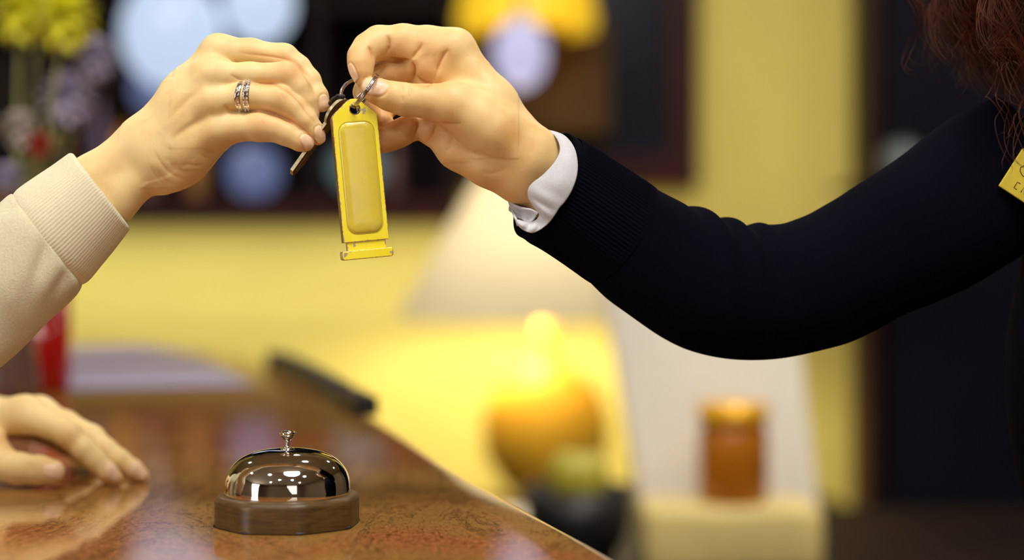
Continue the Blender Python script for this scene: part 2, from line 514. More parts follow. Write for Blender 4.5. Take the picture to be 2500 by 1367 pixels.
def add_creases(V, Nn, lines, A, to2d):
    """skin folds and painted shade between fingers: each line follows the camera-side surface of the hand"""
    U = to2d(V)
    for (pts, wd, dep, amt) in lines:
        p = catmull(pts, max(8, len(pts)*5))
        best = np.full(len(V), 1e9); amp = np.zeros(len(V))
        for i in range(len(p)-1):
            a = p[i]; b = p[i+1]; ab = b-a
            t = np.clip(((U-a)@ab)/(ab@ab+1e-9), 0, 1)
            d = np.linalg.norm(U-a-t[:, None]*ab, axis=1); 
            # taper at the ends
            s_ = (i+t)/(len(p)-1); tp = sstep(0, .38, np.minimum(s_, 1-s_))
            m_ = d < best; amp[m_] = tp[m_]; best[m_] = d[m_]
        g = np.exp(-(best/wd)**2)*(Nn[:, 1] < .15)*amp
        g2 = np.exp(-(best/(wd*3.6))**2)*(Nn[:, 1] < .15)*amp
        V -= Nn*(g*dep*.75+g2*dep*.8)[:, None]
        A['crease_shade'] = np.maximum(A['crease_shade'], g*amt*.75)
        A['flush'] = np.maximum(A['flush'], g2*amt*.7)
def add_flush(V, spots, A):
    for (c, r, amt) in spots:
        d = np.linalg.norm(V-np.asarray(c), axis=1)
        A['flush'] = np.maximum(A['flush'], amt*np.exp(-(d/r)**2))
def pix(V):
    return np.stack([1250+V[:, 0]*F/V[:, 1], VH+(CZ-V[:, 2])*F/V[:, 1]], 1)
def R_(px, wd=0): return px*S0*(1+wd*S0)
def chainW(js):
    return [cone(W(*a[:3]), W(*b[:3]), R_(a[3], a[2]), R_(b[3], b[2])) for a, b in zip(js[:-1], js[1:])]

PARTS = {}
def store(name, V, Q, A):
    PARTS.setdefault(name, []).append((V, Q, A))
def merged(name, mat, parent, attrs=True):
    V = []; Q = []; A = {'nail': [], 'flush': [], 'crease_shade': []}; o = 0
    for v, q, a in PARTS[name]:
        V.append(v); Q.append(q+o); o += len(v)
        for k in A: A[k].append(a[k] if a else np.zeros(len(v)))
    me = npmesh(name, np.concatenate(V), np.concatenate(Q))
    if attrs and len(me.vertices) == o:
        for k in A:
            at = me.attributes.new(k, 'FLOAT', 'POINT'); at.data.foreach_set('value', np.concatenate(A[k]).astype(np.float32))
    return me
def newA(n): return {'nail': np.zeros(n), 'flush': np.zeros(n), 'crease_shade': np.zeros(n)}
HRES = .00055

# ------------------------------------------------------------------ guest's right hand (upper, back of the hand towards us)
def hand_guest():
    fld = Field(P(150, 560, .985)-[.0, .035, .0], [P(830, 70, .99)[0], 1.062, P(0, 60, .99)[2]], HRES)
    k = .010
    palm = []
    palm += chainW([(80, 545, -12, 66), (222, 445, 8, 58), (343, 347, 22, 54)])
    palm += chainW([(120, 600, -12, 66), (268, 495, 8, 54), (383, 398, 20, 52)])
    palm += chainW([(352, 345, 28, 54), (448, 222, 42, 44), (533, 126, 50, 37)])
    palm += chainW([(372, 365, 14, 50), (440, 262, 8, 42), (508, 186, 2, 36)])
    palm += chainW([(385, 385, 12, 50), (450, 310, 4, 42), (510, 252, -8, 36)])
    palm += chainW([(395, 398, 18, 46), (455, 360, 10, 42), (522, 318, 0, 34)])
    palm += chainW([(402, 412, 34, 44), (452, 396, 34, 46), (525, 338, 22, 34)])
    palm += chainW([(370, 370, 50, 46), (450, 300, 70, 44), (540, 240, 62, 34)])
    fld.add(palm, .009, 0)
    # knuckle heads, wrist bone and tendon ridges
    fld.add([cone(W(505, 180, -14), W(512, 181, -14), R_(22), R_(20))], 0, .008)
    fld.add([cone(W(503, 247, -24), W(510, 247, -24), R_(22), R_(20))], 0, .008)
    fld.add([cone(W(518, 317, -14), W(525, 317, -14), R_(20), R_(18))], 0, .008)
    fld.add([cone(W(420, 440, 16), W(404, 448, 22), R_(20), R_(16))], 0, .010)
    for a, b in (((505, 180, -22), (405, 320, -22)), ((503, 250, -34), (420, 345, -24)), ((515, 318, -26), (435, 375, -22))):
        fld.add([cone(W(*a), W(*b), R_(9), R_(5))], 0, .007)
    fing = [
        chainW([(533, 126, 50, 37), (612, 128, 58, 32), (694, 141, 58, 32), (728, 165, 52, 28), (755, 196, 46, 25.5), (776, 235, 36, 23), (787, 256, 30, 18)]),
        chainW([(508, 186, 2, 37), (610, 184, 6, 30), (700, 183, 4, 31.5), (728, 214, 6, 28), (745, 248, 12, 27), (752, 280, 18, 24), (757, 300, 24, 18)]),
        chainW([(510, 252, -8, 36), (600, 234, -10, 32.5), (682, 243, -14, 33.5), (716, 264, -12, 29), (745, 294, -10, 27), (768, 324, -4, 23), (776, 336, -2, 17.5)]),
        chainW([(522, 318, 0, 35), (580, 310, -6, 33), (636, 309, -12, 34.5), (672, 314, -14, 29.5), (702, 327, -14, 27), (735, 344, -14, 23.5), (748, 350, -14, 18)]),
        chainW([(400, 370, 62, 44), (500, 310, 96, 40), (610, 285, 100, 36), (690, 285, 84, 32), (752, 300, 54, 26)]),
    ]
    fld.fingers(fing, .004, .008, .0013)
    V, Q = fld.mesh(3)
    Nn = soft_normals(V, Q); A = newA(len(V))
    add_flush(V, [(W(700, 150, 30), .009, .75), (W(712, 172, -24), .009, .85), (W(690, 240, -44), .009, .7), (W(638, 300, -44), .009, .8),
                  (W(790, 262, 20), .008, .9), (W(780, 340, -10), .008, .9), (W(755, 355, -25), .008, .9), (W(575, 340, 0), .012, .5),
                  (W(500, 165, -30), .009, .35), (W(498, 245, -40), .009, .35), (W(740, 310, -20), .009, .4), (W(465, 430, 0), .012, .5), (W(745, 250, -10), .008, .5)], A)
    lines = [([(570, 267), (610, 269), (655, 273), (690, 286), (720, 301), (753, 326), (768, 352), (772, 362)], 2.2, .0005, 1.15),  # first three lines darken the gaps between fingers, painting their shade
             ([(580, 193), (610, 200), (640, 203), (677, 207), (720, 236), (748, 272), (768, 298), (774, 312)], 2.2, .0005, 1.1),
             ([(575, 122), (600, 131), (662, 138), (713, 150), (738, 174), (764, 226), (772, 262)], 2.2, .0005, 1.1),
             ([(512, 285), (480, 300), (440, 325), (410, 350)], 10, .0011, .0),
             ([(500, 216), (470, 232), (430, 270), (400, 305)], 9, .0008, .0),
             ([(520, 150), (490, 160), (450, 205)], 9, .0006, .0),
             ([(545, 255), (560, 268), (585, 270)], 3, .0005, .5), ([(560, 180), (578, 192), (600, 198)], 3, .0005, .5),
             ([(446, 458), (418, 450), (392, 430), (374, 400)], 4.5, .00045, .22),
             ([(466, 440), (440, 436), (408, 416), (384, 384), (376, 362)], 4, .00045, .22),
             ([(486, 420), (452, 420), (424, 404), (404, 380)], 4, .00035, .18),
             ([(430, 468), (402, 452), (376, 424), (362, 396)], 3.5, .00035, .2),
             ([(498, 402), (474, 404), (446, 396)], 3.5, .0003, .16),
             ([(532, 372), (514, 374), (496, 364)], 3, .0003, .18),
             ([(524, 384), (506, 386), (486, 376)], 3, .0003, .18),
             ([(568, 268), (590, 272), (640, 272), (690, 290), (730, 325)], 2.2, .0001, .2),
             ([(705, 160), (712, 168), (714, 180)], 1.5, .00015, .3), ([(698, 158), (704, 168), (706, 182)], 1.5, .00015, .3),
             ([(684, 225), (691, 235), (692, 248)], 1.6, .00015, .3), ([(635, 290), (642, 300), (640, 314)], 1.6, .00015, .3),
             ([(748, 228), (762, 226)], 1.5, .00015, .2), ([(750, 236), (764, 234)], 1.5, .00015, .2)]
    add_creases(V, Nn, lines, A, pix); V = lap(V, Q, .5)
    nails = [(W(797, 250, 12), W(802, 272, 26)-W(786, 235, 32), (.62, -.75, .22), R_(20), R_(15)),
             (W(783, 328, -20), W(792, 350, 0)-W(772, 312, -8), (.50, -.84, .20), R_(20), R_(15)),
             (W(752, 345, -34), W(768, 358, -16)-W(738, 338, -16), (.26, -.90, .34), R_(19), R_(14.5))]
    add_nails(V, Nn, nails, A)
    store('guest_body', V, Q, A)
hand_guest()

# ------------------------------------------------------------------ guest's left hand resting on the counter
def hand_rest():
    D = 150/1.0   # depth offset of this hand, in px units at one metre (about 0.036 m per 150)
    def J(u, v, dd, r):      # dd metres of depth, r in px at that depth
        return (P(u, v, dd), r*dd/F)
    def ch(js): return [cone(a[0], b[0], a[1], b[1]) for a, b in zip(js[:-1], js[1:])]
    lo = np.array([-.46, 1.085, CT-.004]); hi = np.array([P(400, 0, 1.2)[0], 1.30, CT+.085])
    fld = Field(lo, hi, .0007)
    pl = []
    pl += ch([J(-330, 1090, 1.24, 78), J(-170, 1060, 1.205, 70), J(-60, 1030, 1.18, 58), J(62, 1012, 1.165, 40)])
    pl += ch([J(-330, 1090, 1.24, 78), J(-150, 1055, 1.22, 62), J(-40, 1020, 1.21, 50), J(95, 1010, 1.19, 36)])
    pl += ch([J(-150, 1055, 1.24, 60), J(-40, 1025, 1.235, 48), J(80, 1015, 1.215, 34)])
    pl += ch([J(-150, 1065, 1.25, 58), J(-50, 1040, 1.255, 46), J(55, 1032, 1.24, 32)])
    pl += ch([J(-170, 1080, 1.19, 60), J(-90, 1090, 1.165, 56), J(-30, 1100, 1.15, 46)])
    fld.add(pl, .010, 0)
    def tipJ(u, dd, rpx):
        r = rpx*dd/F
        return (np.array([(u-1250)*dd/F, dd, CT+r*1.0]), r)
    fing = [
        ch([J(62, 1012, 1.165, 40), J(120, 1036, 1.155, 32), J(170, 1062, 1.148, 30), J(205, 1098, 1.146, 27), J(232, 1124, 1.146, 25), J(262, 1152, 1.145, 22.5), tipJ(283, 1.146, 18)]),
        ch([J(95, 1010, 1.19, 36), J(160, 1034, 1.178, 30), J(224, 1068, 1.17, 29), J(258, 1098, 1.166, 26), J(292, 1124, 1.163, 25), J(325, 1146, 1.162, 22), tipJ(346, 1.162, 17.5)]),
        ch([J(80, 1015, 1.215, 34), J(150, 1048, 1.21, 28), J(205, 1078, 1.203, 27), J(250, 1112, 1.198, 24), J(280, 1132, 1.195, 21), tipJ(300, 1.195, 16)]),
        ch([J(55, 1032, 1.24, 32), J(110, 1060, 1.238, 26), J(160, 1086, 1.232, 24), J(200, 1108, 1.226, 21), J(225, 1125, 1.222, 19), tipJ(240, 1.222, 15)]),
        ch([J(-90, 1090, 1.165, 50), J(-20, 1130, 1.150, 44), J(50, 1146, 1.138, 38), J(95, 1148, 1.134, 34), J(128, 1152, 1.132, 31), ]),
    ]
    fld.fingers(fing, .004, .011, .0013)
    V, Q = fld.mesh(3)
    V[:, 2] = np.maximum(V[:, 2], CT+.0004)
    Nn = soft_normals(V, Q); A = newA(len(V))
    add_flush(V, [(P(285, 1175, 1.14), .010, .9), (P(350, 1165, 1.155), .010, .9), (P(140, 1150, 1.12), .012, .6), (P(170, 1060, 1.14), .010, .4), (P(0, 1080, 1.15), .012, .6)], A)
    add_nails(V, Nn, [(P(133, 1150, 1.125), P(160, 1154, 1.13)-P(100, 1148, 1.133), (.12, -.98, .2), .0072, .0052),
                      (P(275, 1150, 1.14), P(300, 1180, 1.145)-P(262, 1145, 1.146), (.55, -.4, .75), .0052, .0042),
                      (P(345, 1135, 1.155), P(366, 1160, 1.16)-P(325, 1130, 1.163), (.5, -.35, .8), .0052, .0044)], A)
    add_creases(V, Nn, [([(78, 1125), (82, 1140), (80, 1158)], 2.5, .0003, .3), ([(70, 1125), (73, 1140), (72, 1160)], 2.2, .0003, .3)], A, pix)
    store('guest_body', V, Q, A)
hand_rest()

# ------------------------------------------------------------------ receptionist's right hand (palm side towards us)
def hand_clerk():
    fld = Field([P(838, 0, .99)[0], .970, P(0, 545, 1.0)[2]], [P(1470, 0, 1.03)[0], 1.060, P(0, 38, .99)[2]], HRES)
    pl = []
    pl += chainW([(1480, 520, 40, 66), (1400, 445, 22, 62), (1312, 385, 10, 58), (1205, 250, 22, 50), (1112, 120, 36, 42)])
    pl += chainW([(1440, 570, 40, 60), (1360, 490, 26, 56), (1280, 425, 16, 50), (1190, 300, 36, 46), (1088, 168, 54, 38)])
    pl += chainW([(1275, 425, 22, 50), (1180, 330, 44, 46), (1080, 240, 58, 36)])
    pl += chainW([(1270, 432, 18, 48), (1180, 372, 30, 48), (1080, 312, 40, 34)])
    pl += chainW([(1262, 440, 4, 44), (1190, 400, 0, 46), (1118, 366, 12, 41), (1072, 328, 28, 29)])   # heel of the hand
    pl += chainW([(1285, 385, -18, 54), (1200, 318, -34, 56), (1120, 262, -40, 50)])                   # ball of the thumb
    fld.add(pl, .009, 0)
    fld.add(chainW([(1318, 345, -26, 12), (1240, 300, -44, 6)]), 0, .012)
    fld.add([cone(W(1075, 128, 14), W(1068, 170, 20), R_(30), R_(28))], 0, .008)
    fld.add([cone(W(1034, 172, 34), W(1042, 200, 36), R_(27), R_(26))], 0, .004)
    fld.add([cone(W(1022, 140, 24), W(1030, 150, 26), R_(24), R_(22))], 0, .006)
    fing = [
        chainW([(1110, 118, 36, 44), (1045, 106, 42, 41), (985, 103, 42, 42), (925, 105, 36, 40), (898, 118, 12, 35), (882, 138, -12, 31), (881, 160, -24, 28), (884, 182, -30, 22), (884, 195, -32, 15)]),
        chainW([(1080, 160, 60, 38), (1025, 165, 66, 33), (965, 175, 66, 34), (905, 190, 66, 30), (892, 225, 50, 27), (897, 262, 40, 23), (912, 285, 32, 18)]),
        chainW([(1080, 240, 58, 38), (1010, 240, 74, 33), (945, 250, 76, 30), (925, 285, 60, 26), (940, 300, 40, 22)]),
        chainW([(1080, 310, 42, 38), (1045, 312, 46, 34)]),
        chainW([(1000, 312, 34, 34), (975, 326, 26, 31), (950, 338, 16, 28), (930, 350, 8, 24)]),
        chainW([(1160, 285, -40, 52), (1100, 253, -48, 47), (1040, 246, -48, 40), (990, 243, -46, 38.5), (950, 234, -46, 33.5), (915, 220, -44, 28), (906, 216, -44, 23)]),
    ]
    fld.fingers(fing, .004, .009, .0012)
    V, Q = fld.mesh(3)
    Nn = soft_normals(V, Q); A = newA(len(V))
    add_flush(V, [(W(950, 350, 0), .012, .9), (W(990, 310, 10), .010, .8), (W(985, 135, 10), .012, .55), (W(1050, 150, 0), .014, .5), (W(965, 180, 40), .012, .6),
                  (W(1040, 190, 10), .012, .8), (W(880, 190, -40), .010, .6), (W(905, 240, -60), .010, .7), (W(945, 262, -60), .012, .6), (W(1060, 280, -60), .016, .35),
                  (W(930, 290, 20), .012, .9), (W(1060, 330, 10), .014, .8), (W(1110, 370, -20), .016, .6), (W(1200, 430, -20), .020, .55), (W(1090, 250, -80), .012, .35), (W(900, 130, -20), .01, .3)], A)
    lines = [([(945, 82), (951, 100), (950, 122), (938, 142)], 2.6, .0013, .8),
             ([(897, 112), (905, 120), (911, 134), (914, 158)], 2.4, .0010, .7),
             ([(1032, 100), (1024, 118), (1008, 138), (998, 152)], 3.0, .0012, .7),
             ([(942, 140), (965, 148), (990, 149), (1003, 145)], 2.4, .0018, .9),
             ([(1004, 146), (1007, 175), (1001, 208)], 2.8, .0024, 1),
             ([(1098, 118), (1084, 134), (1070, 165), (1058, 206)], 3.4, .0014, .6),
             ([(1012, 184), (1030, 200), (1058, 206)], 3.5, .0018, .8),
             ([(1066, 296), (1085, 303), (1108, 304), (1130, 300)], 2.2, .0007, .8),
             ([(1066, 300), (1088, 322), (1118, 350), (1158, 376), (1230, 396)], 5.0, .0010, .4),
             ([(1014, 285), (1020, 305), (1010, 340)], 2.6, .0016, .9),
             ([(1062, 293), (1056, 322), (1038, 356)], 2.6, .0014, .9),
             ([(1106, 322), (1098, 345), (1086, 368)], 4, .0005, .35),
             ([(1150, 362), (1190, 384), (1240, 392)], 6, .0006, .25),
             ([(1170, 415), (1200, 424), (1250, 404)], 5, .0003, .2),
             ([(975, 204), (983, 215), (986, 230)], 1.4, .0002, .5), ([(988, 205), (998, 216), (1000, 232), (996, 240)], 1.5, .00025, .6),
             ([(978, 232), (984, 242), (980, 250)], 1.3, .0002, .4), ([(996, 206), (1004, 218), (1004, 232)], 1.3, .0002, .5),
             ([(968, 212), (973, 222), (972, 236)], 1.2, .00015, .35),
             ([(1345, 330), (1362, 352), (1366, 372)], 2.5, .0002, .2)]
    add_creases(V, Nn, lines, A, pix); V = lap(V, Q, .5)
    add_nails(V, Nn, [(W(916, 208, -72), W(884, 200, -48)-W(946, 222, -60), (-.10, -.84, .48), R_(31), R_(22)),
                      (W(868, 178, -34), W(878, 212, -34)-W(864, 150, -20), (-.72, -.66, -.05), R_(22), R_(16))], A)
    store('clerk_body', V, Q, A)
hand_clerk()

# ------------------------------------------------------------------ head, built facing +X in its own frame then turned
def head_mesh(loc, yaw, tilt=0):
    f = Field([-.13, -.11, -.22], [.14, .11, .14], .0028)
    f.add([ell((-.012, 0, .03), (.098, .075, .09)), ell((.035, 0, -.02), (.062, .062, .085)),
           cone((.045, 0, -.085), (.052, 0, -.09), .030, .026), cone((-.02, 0, -.06), (-.03, 0, -.22), .056, .060)], .03, 0)
    f.add([cone((.088, 0, .01), (.112, 0, -.030), .008, .012), ell((.085, 0, .030), (.014, .05, .010))], .012, .012)
    f.add([cone((.088, .014, -.062), (.088, -.014, -.062), .007, .007), cone((.084, .012, -.072), (.084, -.012, -.072), .008, .008)], .003, .006)
    f.add([ell((-.005, .076, -.005), (.018, .008, .030)), ell((-.005, -.076, -.005), (.018, .008, .030))], .001, .004)
    f.cut([cone((.100, .031, .008), (.100, .034, .008), .014, .014), cone((.100, -.031, .008), (.100, -.034, .008), .014, .014)], .008)
    f.add([ell((.077, .031, .006), (.014, .015, .012)), ell((.077, -.031, .006), (.014, .015, .012))], .001, .002)
    V, Q = f.mesh(2)
    Rm = np.array(Matrix.Rotation(yaw, 3, 'Z') @ Matrix.Rotation(tilt, 3, 'Y'))
    A = newA(len(V)); add_flush(V, [((.09, 0, -.067), .014, 1), ((.07, .045, -.03), .02, .5), ((.07, -.045, -.03), .02, .5)], A)
    return V@Rm.T+np.asarray(loc), Q, A, Rm

# ------------------------------------------------------------------ guest's clothes
def ring_tube(rings, n, disp=None, sub=8, power=1.0):
    """rings: (centre, axis-perp vector e1 (in metres), e2 (in metres)); smooth loft"""
    C = catmull([r[0] for r in rings], (len(rings)-1)*sub+1)
    E1 = catmull([r[1] for r in rings], len(C)); E2 = catmull([r[2] for r in rings], len(C))
    a = np.linspace(0, 2*PI, n, endpoint=False)
    V = np.zeros((len(C), n, 3))
    for i in range(len(C)):
        s = i/(len(C)-1)
        dd = 1+(disp(s, a) if disp is not None else 0*a)
        V[i] = C[i]+(np.cos(a)*dd)[:, None]*E1[i]+(np.sin(a)*dd)[:, None]*E2[i]
    idx = np.arange(len(C)*n).reshape(len(C), n)
    q = np.stack([idx[:-1], np.roll(idx, -1, 1)[:-1], np.roll(idx, -1, 1)[1:], idx[1:]], -1).reshape(-1, 4)
    return V.reshape(-1, 3), q
def ringW(u, v, wd, semi, ax, depth=.78, lean=0.0):
    """ring centred at a spot; ax = arm direction (du,dv); lean = how far the arm points away from us"""
    c = W(u, v, wd); t = unit([ax[0], lean*math.hypot(*ax), -ax[1]])
    e1 = unit([ax[1], 0, ax[0]])                       # across the arm, in the picture's up/right sense
    e2 = np.cross(t, e1)
    s = semi*S0*(1+wd*S0)
    return (c, e1*s, e2*s*depth)

def ringM(c, t, r1, r2):
    t = unit(t); e1 = unit(np.cross(t, [0, 1, 0])) if abs(t[1]) < .95 else unit(np.cross(t, [1, 0, 0])); e2 = np.cross(t, e1)
    return (np.asarray(c, float), e1*r1, e2*r2)
guest_root = empty('person', (-.75, 1.22, 0), "guest in a cream ribbed-cuff sweatshirt, holding a key in one hand, other hand on the counter", 'person')
guest_root['label'] = "person in a cream ribbed-cuff sweatshirt holding out the key, other hand on the counter"
axg = (153, -118)
cuff_rings = [ringW(238, 473, 12, 98, axg, .76, .16), ringW(241, 470, 12, 107, axg, .78, .16), ringW(234, 477, 11, 110, axg, .78, .16), ringW(205, 505, 8, 116, axg, .78, .16),
              ringW(165, 541, 3, 124, axg, .78, .16), ringW(128, 575, -1, 130, axg, .78, .16), ringW(112, 590, -3, 122, axg, .78, .16)]
rib = lambda s, a: (.0115*np.cos(a*98)*min(1, s*14)*min(1, (1-s)*9)+.004*np.sin(a*3+s*5))
V, Q = ring_tube(cuff_rings, 1240, rib, 5)
me = npmesh('cuff', V, Q); cuffR = link('cuff', me, M['rib'], guest_root)
sol = cuffR.modifiers.new('t', 'SOLIDIFY'); sol.thickness = .0022; sol.offset = -1

def fold(s, a):
    f = .035*np.exp(-((s-.045)/.035)**2)
    f = f+.042*np.sin(s*22+1.5*np.cos(a-.6))*np.exp(-s*2.2)*(.5+.5*np.cos(a+1.0))
    f = f-.075*np.exp(-(((a-1.55-s*2.2)/.15)**2))*np.exp(-((s-.15)/.09)**2)
    f = f+.040*np.exp(-(((a-1.88-s*2.2)/.20)**2))*np.exp(-((s-.15)/.10)**2)
    f = f-.070*np.exp(-(((a-2.25-s*1.2)/.14)**2))*np.exp(-((s-.14)/.07)**2)
    f = f+.035*np.exp(-(((a-2.55-s*1.2)/.18)**2))*np.exp(-((s-.13)/.08)**2)
    f = f-.05*np.exp(-(((a-.75)/.16)**2))*np.exp(-((s-.12)/.05)**2)
    f = f+.010*np.sin(a*5+s*17)
    return f
sl_rings = [ringW(122, 583, -2, 120, axg, .80, .16), ringW(108, 592, -3, 143, axg, .82, .16), ringW(70, 628, -6, 148, axg, .85, .16), ringW(10, 685, -12, 146, (150, -135), .88, .16),
            ringW(-90, 775, -24, 152, (150, -135), .9, .16)]
elb = np.array([-.40, .975, 1.155]); shR = np.array([-.71, 1.09, 1.335])
tf = unit(W(10, 685, -12)-elb); tu = unit(elb-shR)
sl_rings += [ringM([-.368, .966, 1.187], tf, .043, .042), ringM(elb+[-.010, 0, -.004], unit(tf+tu), .050, .048), ringM(elb*.75+shR*.25, tu, .052, .050),
             ringM((elb+shR)/2, tu, .054, .052), ringM(elb*.2+shR*.8, tu, .056, .054), ringM(shR+[-.03, .03, -.01], tu, .050, .050)]
V, Q = ring_tube(sl_rings, 200, fold, 22)
store('sweatshirt', V, Q, None)
# left sleeve, cuff behind the frame edge on the counter
lw = P(-150, 1055, 1.22); le = np.array([-.60, 1.36, CT+.052]); ls = np.array([-.73, 1.355, 1.335])
t1 = unit(lw-le)
lr = [ringM(lw+[.0, 0, .004], t1, .033, .031), ringM(lw-t1*.02+[0, 0, .004], t1, .036, .034), ringM(lw-t1*.06+[0, 0, .006], t1, .039, .037)]
V, Q = ring_tube(lr, 480, lambda s, a: .010*np.cos(a*80)*min(1, s*14), 6)
cuffL = link('cuff', npmesh('cuff', V, Q), M['rib'], guest_root)
s2 = cuffL.modifiers.new('t', 'SOLIDIFY'); s2.thickness = .002; s2.offset = -1
lr = [ringM(lw-t1*.055+[0, 0, .006], t1, .038, .036), ringM(lw-t1*.075+[0, 0, .006], t1, .044, .040), ringM((lw+le)/2+[-.02, .01, .004], t1, .046, .044), ringM(le, unit((lw-le)+(le-ls)), .052, .050),
      ringM((le+ls)/2, le-ls, .054, .054), ringM(ls+[-.01, -.01, 0], le-ls, .050, .050)]
V, Q = ring_tube(lr, 96, lambda s, a: .02*np.sin(s*20+2*np.cos(a)), 10)
store('sweatshirt', V, Q, None)
f = Field([-.92, .97, .78], [-.56, 1.47, 1.50], .004)
f.add([ell((-.75, 1.22, 1.22), (.105, .155, .19)), ell((-.75, 1.22, 1.0), (.10, .14, .22)), ell((-.755, 1.22, .90), (.11, .165, .10)),
       cone((-.74, 1.10, 1.345), (-.75, 1.34, 1.345), .050, .050), ell((-.70, 1.16, 1.22), (.06, .06, .07)), ell((-.70, 1.28, 1.22), (.06, .06, .07))], .05, 0)
f.add([cone((-.75, 1.22, 1.40), (-.745, 1.22, 1.435), .072, .064)], 0, .02)
V, Q = f.mesh(2); store('sweatshirt', V, Q, None)
link('sweatshirt', merged('sweatshirt', None, None, False), M['cream'], guest_root)
# arm inside the sleeves, legs and head
def body_coarse(name, prims, lo, hi, k=.03, h=.005):
    f = Field(lo, hi, h); f.add(prims, k, 0); V, Q = f.mesh(2); store(name, V, Q, newA(len(V)))
body_coarse('guest_body', [cone(W(100, 585, -12), elb, .018, .020), cone(elb, shR+[0, .03, -.01], .022, .028), cone(lw-t1*.02, le, .022, .026), cone(le, ls-[0, .03, .01], .024, .028),
            ell((-.76, 1.22, 1.2), (.08, .12, .17)), ell((-.76, 1.22, .95), (.09, .13, .15)), cone((-.75, 1.14, 1.34), (-.75, 1.30, 1.34), .035, .035), cone((-.755, 1.22, 1.36), (-.75, 1.22, 1.47), .052, .052)],
            (-.9, .90, .75), (-.25, 1.48, 1.52))
V, Q, A, Rm = head_mesh((-.72, 1.22, 1.60), -.05, .1); store('guest_body', V, Q, A)
link('body', merged('guest_body', None, None), M['skin_a'], guest_root)
def trousers(root, cx, cy, yaw, mat, name='trousers', top=.93):
    c, s = math.cos(yaw), math.sin(yaw)
    T = lambda x, y, z: (cx+x*c-y*s, cy+x*s+y*c, z)
    f = Field((cx-.22, cy-.24, .0), (cx+.22, cy+.24, top+.06), .006)
    f.add([ell(T(0, 0, top-.10), (.115, .165, .15)), cone(T(0, .085, top-.12), T(.01, .09, .50), .088, .060), cone(T(.01, .09, .50), T(0, .09, .11), .060, .048)], .03, 0)
    f.add([cone(T(0, -.085, top-.12), T(.01, -.09, .50), .088, .060), cone(T(.01, -.09, .50), T(0, -.09, .11), .060, .048)], .03, .02)
    V, Q = f.mesh(2); link(name, npmesh(name, V, Q), mat, root)
    for sd in (1, -1):
        f = Field((cx-.2, cy-.22, -.002), (cx+.24, cy+.22, .14), .004)
        f.add([cone(T(-.04, .09*sd, .05), T(.0, .09*sd, .075), .046, .040), cone(T(0, .09*sd, .055), T(.14, .09*sd, .036), .044, .034)], .03, 0)
        V, Q = f.mesh(2); V[:, 2] = np.maximum(V[:, 2], 0.001); link('shoe', npmesh('shoe', V, Q), M['rubber'], root)
M['denim'] = knit('dark_denim', srgb(40, 48, 70), 700)
trousers(guest_root, -.80, 1.22, 0, M['denim'])
def add_eyes(root, loc, Rm):
    for sd in (1, -1):
        c = Rm@np.array([.0835, .031*sd, .006])+loc
        bm = bmesh.new(); bmesh.ops.create_uvsphere(bm, u_segments=20, v_segments=14, radius=.0105, matrix=Matrix.Translation(c))
        eo = link('eye', bm_mesh('eye', bm), M['eye'], root)
        bm = bmesh.new(); c2 = Rm@np.array([.0885, .031*sd, .006])+loc; bmesh.ops.create_uvsphere(bm, u_segments=16, v_segments=12, radius=.0060, matrix=Matrix.Translation(c2))
        link('iris', bm_mesh('iris', bm), M['iris'], root)
        br = [Rm@np.array([.0905-.010*abs(q-.3), (.018+.028*q)*sd, .028+.004*math.sin(q*PI)])+loc for q in np.linspace(0, 1, 8)]
        tube('eyebrow', br, [.0015, .0022, .0024, .0024, .0022, .0018, .0014, .0008], M['hair_brown'], root, 8)
add_eyes(guest_root, np.array((-.72, 1.22, 1.60)), Rm)

# ------------------------------------------------------------------ curly and straight hair as bundles of strands
def hair_curve(name, strands, r, mat, parent):
    VV = []; QQ = []; o = 0
    for s in strands:
        s = np.asarray(s); n = len(s); t = np.gradient(s, axis=0); t /= np.linalg.norm(t, axis=1)[:, None]+1e-9
        a = np.cross(t, [0.3, .2, 1.0]); a /= np.linalg.norm(a, axis=1)[:, None]+1e-9; b = np.cross(t, a)
        rr = (r*np.clip((1-np.linspace(0, 1, n))*6, .25, 1))[:, None]
        V = np.stack([s+rr*(a*math.cos(k*2*PI/3)+b*math.sin(k*2*PI/3)) for k in range(3)], 1).reshape(-1, 3)
        idx = np.arange(n*3).reshape(n, 3)+o; nx_ = np.roll(idx, -1, 1)
        QQ.append(np.stack([idx[:-1], nx_[:-1], nx_[1:], idx[1:]], -1).reshape(-1, 4)); VV.append(V); o += n*3
    return link(name, npmesh(name, np.concatenate(VV), np.concatenate(QQ)), mat, parent)
def hair_cap(name, loc, Rm, mat, parent, grow=.012):
    f = Field([-.15, -.12, -.13], [.12, .12, .16], .004)
    f.add([ell((-.022, 0, .038), (.100+grow, .077+grow, .092+grow)), ell((-.045, 0, -.04), (.07, .078+grow*.5, .09))], .03, 0)
    f.cut([ell((.105, 0, -.03), (.085, .085, .095))], .012)
    V, Q = f.mesh(2); V = V@Rm.T+loc
    return V, Q
gl = np.array((-.72, 1.22, 1.60))
V, Q = hair_cap('hair', gl, Rm, None, guest_root)
hg = link('hair', npmesh('hair', V, Q), M['hair_brown'], guest_root)

